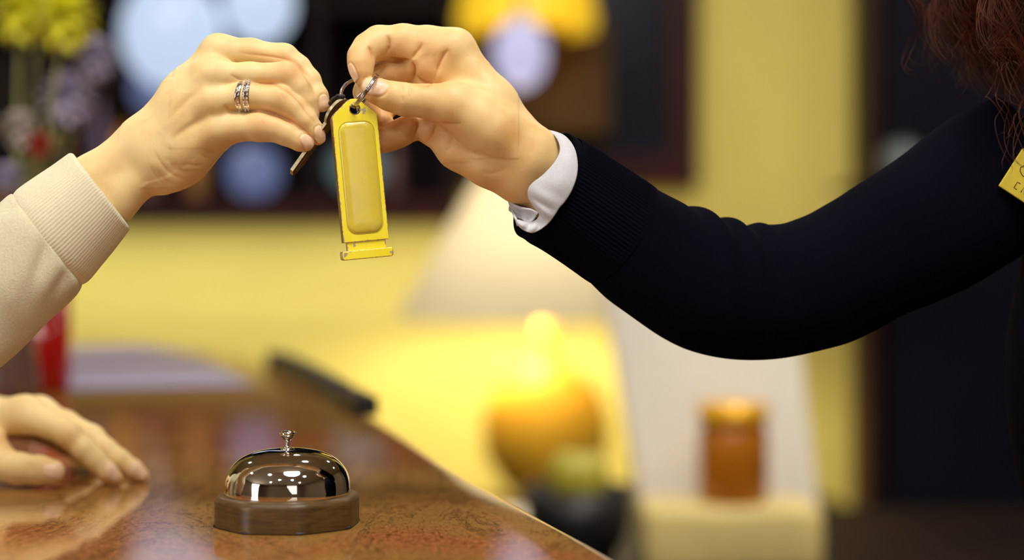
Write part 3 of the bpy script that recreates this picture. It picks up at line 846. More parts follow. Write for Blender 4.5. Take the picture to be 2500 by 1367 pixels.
# ------------------------------------------------------------------ receptionist
cx, cy = .445, .995
YAW = math.radians(240)
clerk_root = empty('person', (cx, cy, 0), 'person in a dark navy sweater with curly auburn hair, pinching the split ring', 'person')
R = ringW
def wr(s, a):
    # elbow folds and knit unevenness
    f = .008*np.sin(a*3+s*40)
    for c0, wd_, am in ((.445, .010, .05), (.475, .012, -.05), (.505, .010, .045), (.54, .012, -.035), (.575, .012, .03), (.42, .012, -.03)):
        f = f+am*1.25*np.exp(-((s-c0+.035*(a-PI))/wd_)**2)*np.exp(-((a-PI-.3)**2)/2.6)
    for c0, am in ((.20, -.012), (.26, .012), (.33, -.012), (.66, .015), (.73, -.015)):
        f = f+am*np.exp(-((s-c0-.02*np.sin(2*a))/.02)**2)
    return f
sr = [R(1345, 455, 22, 118, (-88, -44), .78, -.5), R(1328, 452, 20, 138, (-90, -42), .82, -.5), R(1343, 460, 21, 139, (-90, -44), .82, -.42), R(1392, 488, 28, 137, (-90, -50), .76, -.3), R(1490, 552, 50, 136, (-90, -60), .8, -.35), R(1598, 628, 82, 152, (-90, -62), .85, -.35),
      R(1728, 694, 112, 166, (-100, -35), .9, -.3), R(1862, 715, 138, 165, (-100, 0), .92, -.1), R(2008, 684, 130, 161, (-100, 38), .92, .1), R(2152, 612, 116, 168, (-100, 52), .9, .12),
      R(2290, 535, 110, 180, (-100, 58), .85, .1), R(2420, 450, 160, 188, (-100, 60), .72, 0), R(2520, 395, 215, 185, (-100, 60), .65, -.1)]
V, Q = ring_tube(sr, 260, wr, 24)
store('sweater', V, Q, None)
f = Field([.18, .72, .74], [.74, 1.26, 1.48], .004)
yw = PI*.80
def T(x, y, z, c=math.cos(YAW), s=math.sin(YAW)): return (cx+x*c-y*s, cy+x*s+y*c, z)
Rz = np.array(Matrix.Rotation(YAW, 3, 'Z'))
f.add([ell(T(0, 0, 1.18), (.115, .155, .20), Rz), ell(T(.03, -.055, 1.2), (.075, .07, .08), Rz), ell(T(.03, .055, 1.2), (.075, .07, .08), Rz), ell(T(0, 0, .98), (.105, .14, .20), Rz), ell(T(0, 0, .88), (.11, .155, .10), Rz),
       cone(T(0, -.10, 1.315), T(0, .13, 1.325), .052, .056), cone(T(0, 0, 1.33), T(.01, 0, 1.40), .06, .05)], .04, 0)
f.add([cone(T(0, .155, 1.33), T(-.01, .205, 1.10), .055, .048), cone(T(-.01, .205, 1.10), T(.05, .215, .88), .046, .036)], .02, .02)
V, Q = f.mesh(2); store('sweater', V, Q, None)
sw = link('sweater', merged('sweater', None, None, False), M['navy'], clerk_root)
# knit ribbing of the sweater cuff as its own part
rings = [R(1350, 464, 22, 140.5, (-90, -44), .82, -.38), R(1392, 488, 28, 139.5, (-90, -50), .79, -.33), R(1450, 526, 41, 139.5, (-90, -56), .79, -.33), R(1520, 574, 58, 141, (-90, -61), .81, -.35)]
V, Q = ring_tube(rings, 900, lambda s, a: .009*np.cos(a*90)*min(1, s*10)*min(1, (1-s)*10), 8)
link('cuff_ribbing', npmesh('cuff_ribbing', V, Q), M['navy'], clerk_root)

# white shirt cuff: a band that hugs the wrist and flares open underneath
def shirt_cuff():
    inner = [(1332, 318, 22), (1350, 328, -16), (1364, 348, -48), (1366, 372, -68), (1352, 398, -82), (1326, 426, -88), (1300, 446, -88), (1289, 462, -84), (1290, 482, -78), (1303, 502, -70), (1316, 516, -64), (1318, 526, -60), (1310, 537, -56), (1296, 544, -58), (1280, 542, -64), (1266, 538, -70)]
    outer = [(1352, 322, 24), (1380, 334, -24), (1402, 362, -60), (1410, 398, -82), (1408, 432, -96), (1396, 466, -100), (1380, 492, -98), (1366, 508, -96), (1356, 524, -92), (1344, 540, -86), (1332, 552, -82), (1318, 562, -80), (1302, 568, -80), (1286, 566, -80), (1272, 556, -78), (1261, 544, -74)]
    back_i = [(1266, 538, -70), (1262, 536, -40), (1250, 515, 10), (1246, 498, 60), (1262, 460, 84), (1290, 400, 86), (1318, 340, 70), (1332, 318, 22)]
    back_o = [(1261, 544, -74), (1264, 552, -36), (1266, 545, 16), (1275, 520, 70), (1295, 480, 96), (1325, 420, 98), (1345, 345, 80), (1352, 322, 24)]
    n = 96; m = 12
    I = np.concatenate([catmull(inner, n), catmull(back_i, 60)[1:-1]])
    O = np.concatenate([catmull(outer, n), catmull(back_o, 60)[1:-1]])
    V = []
    for i in range(len(I)):
        for j in range(m):
            t = j/(m-1)
            p = I[i]*(1-t)+O[i]*t
            ruff = 3.0*math.sin(i*.55)*math.sin(t*PI)*(1 if 45 < i < 96 else .4)
            fold_ = 9*math.exp(-((i-64)/6)**2)*math.sin(t*PI)
            bulge = -10*math.sin(t*PI)
            V.append(W(p[0], p[1], p[2]+ruff+fold_+bulge))
    Fc = []
    L_ = len(I)
    for i in range(L_):
        k = (i+1) % L_
        for j in range(m-1): Fc.append((i*m+j, k*m+j, k*m+j+1, i*m+j+1))
    o = link('shirt_cuff', npmesh('shirt_cuff', np.array(V), np.array(Fc)), M['shirt'], clerk_root)
    so = o.modifiers.new('t', 'SOLIDIFY'); so.thickness = .0013; so.offset = 0
    b = o.modifiers.new('s', 'SUBSURF'); b.levels = 1; b.render_levels = 2
    # lower grey-shaded inner fold of the cuff
    a = catmull([(1240, 492, 10), (1262, 506, -14), (1290, 512, -38), (1314, 520, -56)], 30)
    c = catmull([(1246, 512, 20), (1262, 528, 0), (1280, 540, -24), (1292, 548, -50)], 30)
    V = []; 
    for i in range(30):
        for j in range(8):
            t = j/7; p = a[i]*(1-t)+c[i]*t
            V.append(W(p[0], p[1], p[2]+12*math.sin(t*PI)+3*math.sin(i*.6)))
    Fc = [(i*8+j, i*8+j+1, (i+1)*8+j+1, (i+1)*8+j) for i in range(29) for j in range(7)]
    o2 = link('cuff_fold', pymesh('cuff_fold', V, Fc), M['shirt'], o)
    o2.matrix_parent_inverse = Matrix.Identity(4); o2.location = (0, 0, 0)
    o2.matrix_parent_inverse = (Matrix.Translation(clerk_root.location) @ o.matrix_parent_inverse).inverted()
    so = o2.modifiers.new('t', 'SOLIDIFY'); so.thickness = .0012
shirt_cuff()

clE = W(1862, 715, 138); clS = W(2500, 410, 205)
body_coarse('clerk_body', [cone(W(1400, 492, 30), clE, .018, .020), cone(clE, clS, .022, .026), ell(T(0, 0, 1.18), (.085, .12, .16), Rz), ell(T(0, 0, .95), (.075, .11, .14), Rz),
            cone(T(0, -.09, 1.31), T(0, .1, 1.31), .035, .035), cone(T(0, 0, 1.35), T(.01, 0, 1.50), .05, .05)], (.0, .72, .75), (.74, 1.30, 1.56))
hl = np.array(T(.02, 0, 1.60)); V, Q, A, RmC = head_mesh(hl, math.radians(205), .12); store('clerk_body', V, Q, A)
# her other hand hangs at her side
f = Field(np.array(T(.06, .215, .78))-[.09, .09, .13], np.array(T(.06, .215, .84))+[.09, .09, .10], .0022)
f.add([cone(T(.05, .215, .90), T(.055, .216, .845), .024, .026), cone(T(.045, .217, .83), T(.035, .218, .775), .018, .016), cone(T(.075, .217, .83), T(.085, .218, .775), .018, .016)], .02, 0)
f.fingers([[cone(T(.030+.021*q, .218, .775), T(.032+.021*q, .212-.004*q, .738-(.006 if q in (1, 2) else 0)), .0095, .0085), cone(T(.032+.021*q, .212-.004*q, .738-(.006 if q in (1, 2) else 0)), T(.036+.018*q, .198, .705-(.010 if q in (1, 2) else 0)), .0085, .0070)] for q in range(4)]
          + [[cone(T(.088, .214, .82), T(.108, .206, .785), .013, .011), cone(T(.108, .206, .785), T(.112, .200, .750), .011, .008)]], .004, .010, .001)
V, Q = f.mesh(2); store('clerk_body', V, Q, newA(len(V)))
link('body', merged('clerk_body', None, None), M['skin_b'], clerk_root)
add_eyes(clerk_root, hl, RmC)
trousers(clerk_root, cx, cy, YAW, M['navy'])
# curly hair: strands from the crown winding down over the shoulders
strands = []
hv, hq = hair_cap('h', hl, RmC, None, None, .02)
def lock(base, n_str, amp, fr, ph, spread):
    """one curl: strands that share a winding path"""
    n = len(base); t_ = np.linspace(0, 1, n); g = np.clip(t_*5, 0, 1)
    c = base.copy()
    c[:, 0] += amp*np.cos(2*PI*fr*t_+ph)*g; c[:, 1] += amp*np.sin(2*PI*fr*t_+ph)*g; c[:, 2] += .5*amp*np.sin(2*PI*fr*t_+ph*1.7)*g
    for k in range(n_str):
        o_ = rng.normal(0, spread, 3); sp_ = rng.normal(0, spread*.9, 3); p2 = rng.uniform(0, 6)
        q = c+o_+sp_*np.sin(t_*5+p2)[:, None]
        m = int(n*rng.uniform(.8, 1)); strands.append(q[:m])
for i in range(105):
    th = rng.uniform(.55, 2*PI-.55)                   # 0 faces forward
    top = np.array([-.02+.09*math.cos(th), .085*math.sin(th), rng.uniform(.0, .10)])
    ln = rng.uniform(.22, .34); n = 110; t_ = np.linspace(0, 1, n); out = rng.uniform(.02, .055)
    rad = 1+out/.09*np.sin(np.clip(t_*1.5, 0, PI/2))
    path = np.c_[top[0]*rad-.012*t_, top[1]*rad, top[2]+.02*np.sin(t_*3)-ln*t_]@RmC.T+hl
    lock(path, 12, rng.uniform(.006, .013), rng.uniform(2.5, 5), rng.uniform(0, 6), .0022)
# full locks falling from the head over and behind the right shoulder
for i in range(230):
    u0 = rng.normal(2405, 62) if i % 2 else rng.normal(2490, 50); w0 = rng.uniform(150, 460) if i % 6 else rng.uniform(-120, 100)
    if w0 < 100: u0 = rng.uniform(2430, 2600)
    vend = rng.uniform(170, 265) if u0 > 2370 else rng.uniform(90, 220)
    end = W(u0, vend, w0); mid = W(u0+rng.uniform(-15, 25), -60, w0)
    away = unit((end-hl)*[1, 1, 0]); root = hl+away*.085+np.array([0, 0, rng.uniform(-.02, .09)])
    path = catmull([root, (root+mid)/2+away*.03+[0, 0, .02], mid, end], 120)
    lock(path, 15, rng.uniform(.004, .010), rng.uniform(2.2, 4.5), rng.uniform(0, 6), .0024)
for i in range(14):     # fine tails reaching the badge
    u0 = rng.uniform(2415, 2520); top = W(u0, 150, rng.uniform(-150, -110)); n = 50; s = np.linspace(0, 1, n); ph = rng.uniform(0, 6)
    path = np.zeros((n, 3)); ln = rng.uniform(.04, .07); amp = rng.uniform(.002, .005)
    path[:, 0] = top[0]+amp*np.cos(9*s+ph)+.004*s; path[:, 1] = top[1]+amp*np.sin(9*s+ph)-.006*s; path[:, 2] = top[2]-ln*s+amp*.6*np.sin(14*s)
    strands.append(path)
hc = hair_curve('hair', strands, .00022, M['hair_red'], clerk_root)
hcap = link('hair_crown', npmesh('hair_crown', hv, hq), M['hair_red'], clerk_root)

# badge on the sweater
M['badge'] = plain('gold_badge', srgb(226, 202, 66), .35, .15, .08, 120)
M['ink'] = plain('dark_ink', (.03, .025, .01, 1), .6)
from mathutils.bvhtree import BVHTree
sw_me = sw.data; bvh = BVHTree.FromPolygons([sw.matrix_world @ v.co for v in sw_me.vertices], [tuple(p.vertices) for p in sw_me.polygons]) if False else BVHTree.FromPolygons([v.co.copy() for v in sw_me.vertices], [tuple(p.vertices) for p in sw_me.polygons])
def cloth_hit(u, v):
    a = Vector((0, 0, CZ)); d = (Vector(P(u, v, 1))-a).normalized()
    h = bvh.ray_cast(a, d)
    return h
hits = [cloth_hit(u, v) for u, v in ((2450, 450), (2480, 400), (2496, 470), (2530, 450), (2560, 480))]
hits = [h for h in hits if h[0] is not None]
yb = min(h[0].y for h in hits)-.004
bd = empty('name_badge', tuple(W(2480, 425, (yb-1)/S0)), 'gold name badge pinned to the navy sweater, partly under curls of auburn hair', 'badge')
def badge():
    wb = (yb-1)/S0
    t = unit(W(2560, 536, wb)-W(2440, 457, wb)); upv = unit(W(2476, 352, wb+6)-W(2436, 452, wb))
    n_ = unit(np.cross(t, upv)); upv = unit(upv-t*(upv@t))
    if n_[1] > 0: n_ = -n_
    o = W(2436, 454, wb)
    Wd, H, Th = .062, .0265, .0016
    bm = bmesh.new()
    bm = box_bm((0, 0, 0), (Wd, H, Th), .0006)
    me = bm_mesh('plate', bm)
    Mx = Matrix(((t[0], upv[0], n_[0], o[0]), (t[1], upv[1], n_[1], o[1]), (t[2], upv[2], n_[2], o[2]), (0, 0, 0, 1)))
    me.transform(Mx); link('plate', me, M['badge'], bd, False)
    V = []; Fc = []
    def stroke(pts, r=.00022):
        vv, ff = tube_pts([Mx @ Vector((x, y, Th+.0001)) for x, y in pts], r, 5)
        b = len(V); V.extend(vv); Fc.extend([tuple(q+b for q in f_) for f_ in ff])
    for k in range(6):       # one short row of small worn capitals along the lower edge and one above
        x = .008+k*.0048
        stroke([(x, .004), (x, .008), (x+.0022, .004), (x+.0022, .008)] if k % 2 else [(x+.002, .008), (x, .008), (x, .004), (x+.002, .004)])
    a = [(.010+.010*math.cos(q/10*2*PI)*.5, .016+.0035*math.sin(q/10*2*PI)) for q in range(11)]
    stroke(a)
    link('lettering', pymesh('lettering', V, Fc), M['ink'], bd)
badge()

# ------------------------------------------------------------------ finger rings on the guest's ring finger
def finger_band(name, u, v, wd, rpx, width, label, stones):
    c = W(u, v, wd); t = unit(W(682, 243, -14)-W(510, 252, -8)); t = unit(t+np.array([0, .0, -.08]))
    e1 = unit(np.cross(t, [0, 1, 0])); e2 = np.cross(t, e1)
    root = empty(name, tuple(c), label, 'ring', None)
    r0 = rpx*S0; wdm = width*S0
    V = []; n = 96; prof = []
    for k in range(12):
        a = 2*PI*k/12; prof.append((math.cos(a)*wdm/2, math.sin(a)*.0007))
    for i in range(n):
        a = 2*PI*i/n; d = e1*math.cos(a)+e2*math.sin(a)
        wob = .0006*math.sin(a*2+1) if not stones else 0
        for (x, y) in prof: V.append(c+t*(x+wob)+d*(r0+.0006+y))
    Fc = []
    for i in range(n):
        k = (i+1) % n
        for j in range(12):
            l = (j+1) % 12; Fc.append((i*12+j, i*12+l, k*12+l, k*12+j))
    link('band', pymesh('band', V, Fc), M['silver'], root)
    bm = bmesh.new()
    m = 26 if stones else 14
    for i in range(m):
        a = 2*PI*(i+.5)/m; d = e1*math.cos(a)+e2*math.sin(a)
        for sgn in ((-1, 1) if stones else (0,)):
            p = c+d*(r0+.0013)+t*sgn*wdm*.24
            bmesh.ops.create_icosphere(bm, subdivisions=1, radius=.00062 if stones else .0005, matrix=Matrix.Translation(p))
    link('stone', bm_mesh('stone', bm), M['stone'], root, False)
finger_band('finger_ring', 588, 235, -10, 33.0, 15, 'slim polished silver ring, the one nearer the knuckle of the hand', False)
finger_band('finger_ring', 606, 234, -10.5, 32.8, 17, 'stone-studded silver ring, nearer the fingertip beside the plain slim band', True)

# ------------------------------------------------------------------ key fob, rings and key
PX = S0
fob = empty('key_fob', tuple(W(862, 241, -58)), 'long worn yellow hotel key fob with amber resin panel hanging from the split ring', 'key fob')
tilt = math.atan2(33, 348)
Mf = Matrix.Translation(W(862, 241, -58)) @ Matrix.Rotation(-tilt*1.0, 4, 'Y') @ Matrix.Rotation(math.radians(14), 4, 'Z') 
# local frame: x width, z up (hangs to -z), y depth (front at y=0)
def prism(name, poly, y0, y1, bev, mat, hole=None, front_only=False):
    bm = bmesh.new()
    vs = [bm.verts.new((x, y0, z)) for x, z in poly]
    if hole:
        hv_ = [bm.verts.new((x, y0, z)) for x, z in hole]
        es = [bm.edges.new((vs[i], vs[(i+1) % len(vs)])) for i in range(len(vs))]+[bm.edges.new((hv_[i], hv_[(i+1) % len(hv_)])) for i in range(len(hv_))]
        r = bmesh.ops.triangle_fill(bm, edges=es, use_beauty=True); fs = [g for g in r['geom'] if isinstance(g, bmesh.types.BMFace)]
    else: fs = [bm.faces.new(vs)]
    r = bmesh.ops.extrude_face_region(bm, geom=fs)
    for g in r['geom']:
        if isinstance(g, bmesh.types.BMVert): g.co.y = y1
    bmesh.ops.recalc_face_normals(bm, faces=bm.faces)
    if bev:
        eds = [e for e in bm.edges if len(e.link_faces) == 2 and e.calc_face_angle(0) > .5]
        bmesh.ops.bevel(bm, geom=eds, offset=bev, segments=3, profile=.5, affect='EDGES')
    return bm
hw = 54*PX
def px_poly(l): return [(x*PX, -y*PX) for x, y in l]
body = [(-9, 3), (-5, 0), (5, 0), (11, 3)]
body = [(-12, 2), (-6, 0), (8, 0), (14, 3), (50, 34), (55, 42), (55.5, 344), (-55.5, 344), (-55, 42), (-50, 34)]
holep = [(2+13.5*math.cos(a), 25+13.5*math.sin(a)) for a in np.linspace(0, 2*PI, 24, endpoint=False)]
bm = prism('plate', px_poly(body), 0, .0075, .0005, None, px_poly(holep))
me = bm_mesh('plate', bm)
me.transform(Mf)
pl_ = link('plate', me, M['fob'], fob, False)
# wear attribute: strongest along the outer edges and around the hole
def wear_attr(me, Mx, poly, hole_c):
    inv = Mx.inverted(); poly = np.array(poly)
    at = me.attributes.new('wear', 'FLOAT', 'POINT')
    val = []
    for v in me.vertices:
        p = inv @ v.co; val.append(1.0)
    at.data.foreach_set('value', val)
# finer front skin so that wear can vary: grid-subdivided overlay built into the plate mesh
def densify(o, cuts):
    bm = bmesh.new(); bm.from_mesh(o.data)
    for _ in range(cuts):
        es = [e for e in bm.edges if e.calc_length() > .0012]
        if not es: break
        bmesh.ops.subdivide_edges(bm, edges=es, cuts=1, use_grid_fill=True)
        bmesh.ops.triangulate(bm, faces=[f_ for f_ in bm.faces if len(f_.verts) > 4])
    bm.to_mesh(o.data); bm.free()
def edge_wear(o, Mx, outline, extra=()):
    inv = Mx.inverted(); n = len(o.data.vertices)
    co = np.zeros(n*3); o.data.vertices.foreach_get('co', co); co = co.reshape(-1, 3)
    im = np.array(inv); L_ = co@im[:3, :3].T+im[:3, 3]
    pl = np.array(outline); best = np.full(n, 1.0)
    for i in range(len(pl)):
        a = pl[i]; b = pl[(i+1) % len(pl)]; ab = b-a
        q = L_[:, [0, 2]]; t = np.clip(((q-a)@ab)/(ab@ab), 0, 1)
        best = np.minimum(best, np.linalg.norm(q-a-t[:, None]*ab, axis=1))
    w_ = np.exp(-(best/.0006)**2)*.78
    for (x, z, r, am) in extra:
        w_ = np.maximum(w_, am*np.exp(-(((L_[:, 0]-x*PX)**2+(L_[:, 2]+z*PX)**2)/(r*PX)**2)))
    at = o.data.attributes.new('wear', 'FLOAT', 'POINT'); at.data.foreach_set('value', w_.astype(np.float32))
densify(pl_, 7)
edge_wear(pl_, Mf, px_poly(body), [(22, 30, 12, .8), (10, 44, 9, .7), (2, 8, 10, .6), (-30, 30, 6, .35)])
def rrect(x0, y0, x1, y1, r, n=10):
    out = []
    for cx_, cy_, a0 in ((x1-r, y1-r, 0), (x0+r, y1-r, 90), (x0+r, y0+r, 180), (x1-r, y0+r, 270)):
        for k in range(n+1):
            a = math.radians(a0+90*k/n); out.append((cx_+r*math.cos(a), cy_+r*math.sin(a)))
    return out
# resin panel: domed
def dome_panel():
    n = 40; V = []; Fc = []
    levels = [(-.6, .0004), (0, 0), (1.2, -.0003), (4, -.0007), (9, -.00105), (16, -.00125), (28, -.0013), (40, -.0013)]
    rings_ = []
    for off, y in levels:
        ring = rrect(-42+off, 56+off, 43-off, 325-off, max(24-off, .8), 8)
        rings_.append(len(V)); V += [(x*PX, y, -z*PX) for x, z in ring]
    m = len(V)//len(levels)
    for i in range(len(levels)-1):
        for j in range(m):
            k = (j+1) % m; Fc.append((i*m+j, i*m+k, (i+1)*m+k, (i+1)*m+j))
    Fc.append(tuple(range((len(levels)-1)*m, len(levels)*m)))
    me = pymesh('resin_panel', V, Fc); bm = bmesh.new(); bm.from_mesh(me); bmesh.ops.recalc_face_normals(bm, faces=bm.faces); bm.to_mesh(me); bm.free()
    me.transform(Mf); link('resin_panel', me, M['gel'], fob)
    # dark hairline groove round the panel
    ring = [(x*PX, -.0001, -z*PX) for x, z in rrect(-43.2, 54.8, 44.2, 326.2, 25, 8)]
    V, Fc = tube_pts(ring, .00008, 6, True); me = pymesh('panel_rim', V, Fc); me.transform(Mf); link('panel_rim', me, M['fobdark'], fob)
dome_panel()
nk = link('neck', bm_mesh('neck', prism('neck', px_poly([(-47, 343), (47, 343), (47, 368), (-47, 368)]), .0008, .0066, .0003, None)), M['fob'], fob, False)
nk.data.transform(Mf); densify(nk, 5); edge_wear(nk, Mf, px_poly([(-47, 343), (47, 343), (47, 368), (-47, 368)]), [(-30, 350, 6, .7)])
fp = [(-60, 364), (60, 364), (62, 367), (62, 382), (58, 386), (-58, 386), (-62, 382), (-62, 367)]
ft = link('foot', bm_mesh('foot', prism('foot', px_poly(fp), -.0012, .0088, .0006, None)), M['fob'], fob, False)
ft.data.transform(Mf); densify(ft, 6); edge_wear(ft, Mf, px_poly(fp), [(-55, 372, 9, .8), (57, 376, 8, .8)])
# dark recesses of the sides
sd = link('side_edge', bm_mesh('side_edge', prism('s', px_poly([(-56.2, 44), (-55.2, 44), (-55.6, 343), (-56.4, 343)]), .0006, .0070, 0, None)), M['fobdark'], fob, False)
sd.data.transform(Mf)
# bore of the hole
V, Fc = tube_pts([(2*PX, -.0001+.0078*k/4, -25*PX) for k in range(5)], [13.6*PX]*5, 24)
me = pymesh('eyelet', V, Fc[:-2]); me.transform(Mf); e_ = link('eyelet', me, M['steel'], fob)
sm_ = e_.modifiers.new('t', 'SOLIDIFY'); sm_.thickness = .0004

def split_ring(name, c, a, b, rpx, label, mat, turns=2, wire=3.5, gap=6.4):
    """c centre, a and b unit vectors in the ring's plane"""
    n = 90*turns; nrm = np.cross(a, b); pts = []
    for i in range(n+1):
        th = 2*PI*turns*i/n; z = (i/n-.5)*gap*PX*turns*.5
        pts.append(c+(a*math.cos(th)+b*math.sin(th))*rpx*PX+nrm*z)
    o = tube(name, pts, wire*PX, mat, None, 12)
    return tag(o, label, 'key ring')
ca = unit(W(920, 186, -70)-W(866, 258, -70)); vb = np.array([.32, -.80, .18]); vb = unit(vb-ca*(vb@ca))
split_ring('split_ring', W(892, 222, -50), ca, vb, 47, 'shiny steel split ring through the fob hole, looped over the thumbnail', M['steel'])
cb = unit(W(878, 200, -20)-W(834, 236, -20)); vb2 = np.array([.3, -.4, -.75]); vb2 = unit(vb2-cb*(vb2@cb))
split_ring('split_ring', W(866, 226, 0), cb, vb2, 36, 'second steel ring between the two hands, carrying the brass key', M['steel'])
# black loop on the key head
key = empty('key', tuple(W(818, 280, 0)), 'brass key seen nearly edge-on, gripped between the fingertips with its blade tip poking out below', 'key')
ka = unit(W(722, 405, 4)-W(836, 248, -6)); kn = np.array([.80, -.40, -.52]); kn = unit(kn-ka*(kn@ka)); kb = np.cross(ka, kn)
Mk = Matrix(((ka[0], kb[0], kn[0], 0), (ka[1], kb[1], kn[1], 0), (ka[2], kb[2], kn[2], 0), (0, 0, 0, 1)))
ko = W(822, 274, -10); Mk = Matrix.Translation(ko) @ Mk
def key_parts():
    prof = []; n = 72
    V = []; Fc = []
    # bow: curved disc with a coin-like milled edge
    rb = 40*PX; th = .0009
    bm = bmesh.new()
    out = [(rb*(1+.006*(k % 2))*math.cos(a), rb*.86*(1+.006*(k % 2))*math.sin(a)) for k, a in enumerate(np.linspace(0, 2*PI, 260, endpoint=False))]
    hole = [(-rb*.55+rb*.2*math.cos(a), rb*.2*math.sin(a)) for a in np.linspace(0, 2*PI, 20, endpoint=False)]
    vs = [bm.verts.new((x, y, -th)) for x, y in out]; hv_ = [bm.verts.new((x, y, -th)) for x, y in hole]
    es = [bm.edges.new((l[i], l[(i+1) % len(l)])) for l in (vs, hv_) for i in range(len(l))]
    r = bmesh.ops.triangle_fill(bm, edges=es, use_beauty=True); fs = [g for g in r['geom'] if isinstance(g, bmesh.types.BMFace)]
    r = bmesh.ops.extrude_face_region(bm, geom=fs)
    for g in r['geom']:
        if isinstance(g, bmesh.types.BMVert): g.co.z = th
    bmesh.ops.recalc_face_normals(bm, faces=bm.faces)
    me = bm_mesh('bow', bm); me.transform(Mk); link('bow', me, M['brass'], key, False)
    # blade with teeth on one side and a milled groove
    L_ = 158*PX; x0 = 30*PX; hb = -15*PX
    pts = [(x0, hb), (x0+L_*.06, hb)]
    x = x0+L_*.12
    cuts = [.5, .15, .6, .3, .7, .2, .55]
    for k, c in enumerate(cuts):
        xx = x0+L_*(.18+.1*k); pts += [(xx, hb), (xx+L_*.025, hb*(1-c*.4)), (xx+L_*.055, hb*(1-c*.4))]
    pts += [(x0+L_*.93, hb*.7), (x0+L_, 0), (x0+L_*.94, -hb*.8), (x0, -hb)][::1]
    bm = bmesh.new(); vs = [bm.verts.new((x, y, -.0011)) for x, y in pts]; f_ = bm.faces.new(vs)
    r = bmesh.ops.extrude_face_region(bm, geom=[f_])
    for g in r['geom']:
        if isinstance(g, bmesh.types.BMVert): g.co.z = .0011
    bmesh.ops.recalc_face_normals(bm, faces=bm.faces)
    box_bm((x0, -.0008, -.0014), (x0+L_*.9, .0006, .0014), .0002, bm)
    me = bm_mesh('blade', bm); me.transform(Mk); link('blade', me, M['brass'], key, False)
    V, Fc = tube_pts([W(838, 236, -26), W(826, 234, -32), W(812, 244, -22), W(806, 252, -12), W(812, 250, 4), W(828, 238, 4)], .0013, 10, True)
    link('black_loop', pymesh('black_loop', V, Fc), M['rubber'], key)
key_parts()

# ------------------------------------------------------------------ service bell
bell = empty('service_bell', tuple(P(702, 1275, .999)*[1, 1, 0]+[0, 0, CT]), 'chrome desk bell on an octagonal brown wooden base standing on the granite counter', 'bell')
bx, by = (702-1250)*.99/F, .99
bz = CT
Ro = 181*PX
angs = [math.radians(197+45*k) for k in range(8)]
bm = bmesh.new()
bot = [bm.verts.new((bx+Ro*math.cos(a), by+Ro*math.sin(a), bz+.0006)) for a in angs]
f_ = bm.faces.new(bot); r = bmesh.ops.extrude_face_region(bm, geom=[f_])
for g in r['geom']:
    if isinstance(g, bmesh.types.BMVert): g.co.z = bz+.0178
bmesh.ops.recalc_face_normals(bm, faces=bm.faces)
ve = [e for e in bm.edges if abs(e.verts[0].co.z-e.verts[1].co.z) > .01]
bmesh.ops.bevel(bm, geom=ve, offset=.0065, segments=6, profile=.5, affect='EDGES')
te = [e for e in bm.edges if e.verts[0].co.z > bz+.017 and e.verts[1].co.z > bz+.017 and e.is_manifold and e.calc_face_angle(0) > .5]
bmesh.ops.bevel(bm, geom=te, offset=.0042, segments=6, profile=.5, affect='EDGES')
base = link('base', bm_mesh('base', bm), M['bellwood'], bell)
base.data.polygons.foreach_set('use_smooth', [True]*len(base.data.polygons))
try:
    mod = base.modifiers.new('e', 'EDGE_SPLIT'); mod.split_angle = math.radians(25)
except Exception: pass
V, Fc = tube_pts([(bx+(Ro*.97)*math.cos(a), by+(Ro*.97)*math.sin(a), bz+.0008) for a in angs], .0008, 8, True)
link('felt_pad', pymesh('felt_pad', V, Fc), M['rubber'], bell)
zb = bz+.0180
prof = [(146, 0), (150, -1), (151.5, 1), (151.5, 12), (150, 28), (147, 44), (140, 61), (129, 77), (114, 91), (95, 102), (72, 110), (48, 114.5), (26, 116), (14, 115.5), (9, 114), (0.01, 114)]
prof = catmull([(a, b, 0) for a, b in prof], 90)[:, :2]
link('dome', lathe_mesh('dome', [(max(r, .01)*PX, z*PX*.91) for r, z in prof], 128, (bx, by, zb)), M['chrome'], bell)
pr = [(.01, 114), (16, 114.5), (17, 117), (14, 119), (6, 120), (5, 124), (5, 134), (8, 137), (12, 141), (17, 147), (20, 151), (20.5, 155), (17, 158.5), (9, 160), (.01, 160.5)]
link('button', lathe_mesh('button', [(r*PX, (z-10)*PX) for r, z in pr], 48, (bx, by, zb)), M['chrome'], bell)

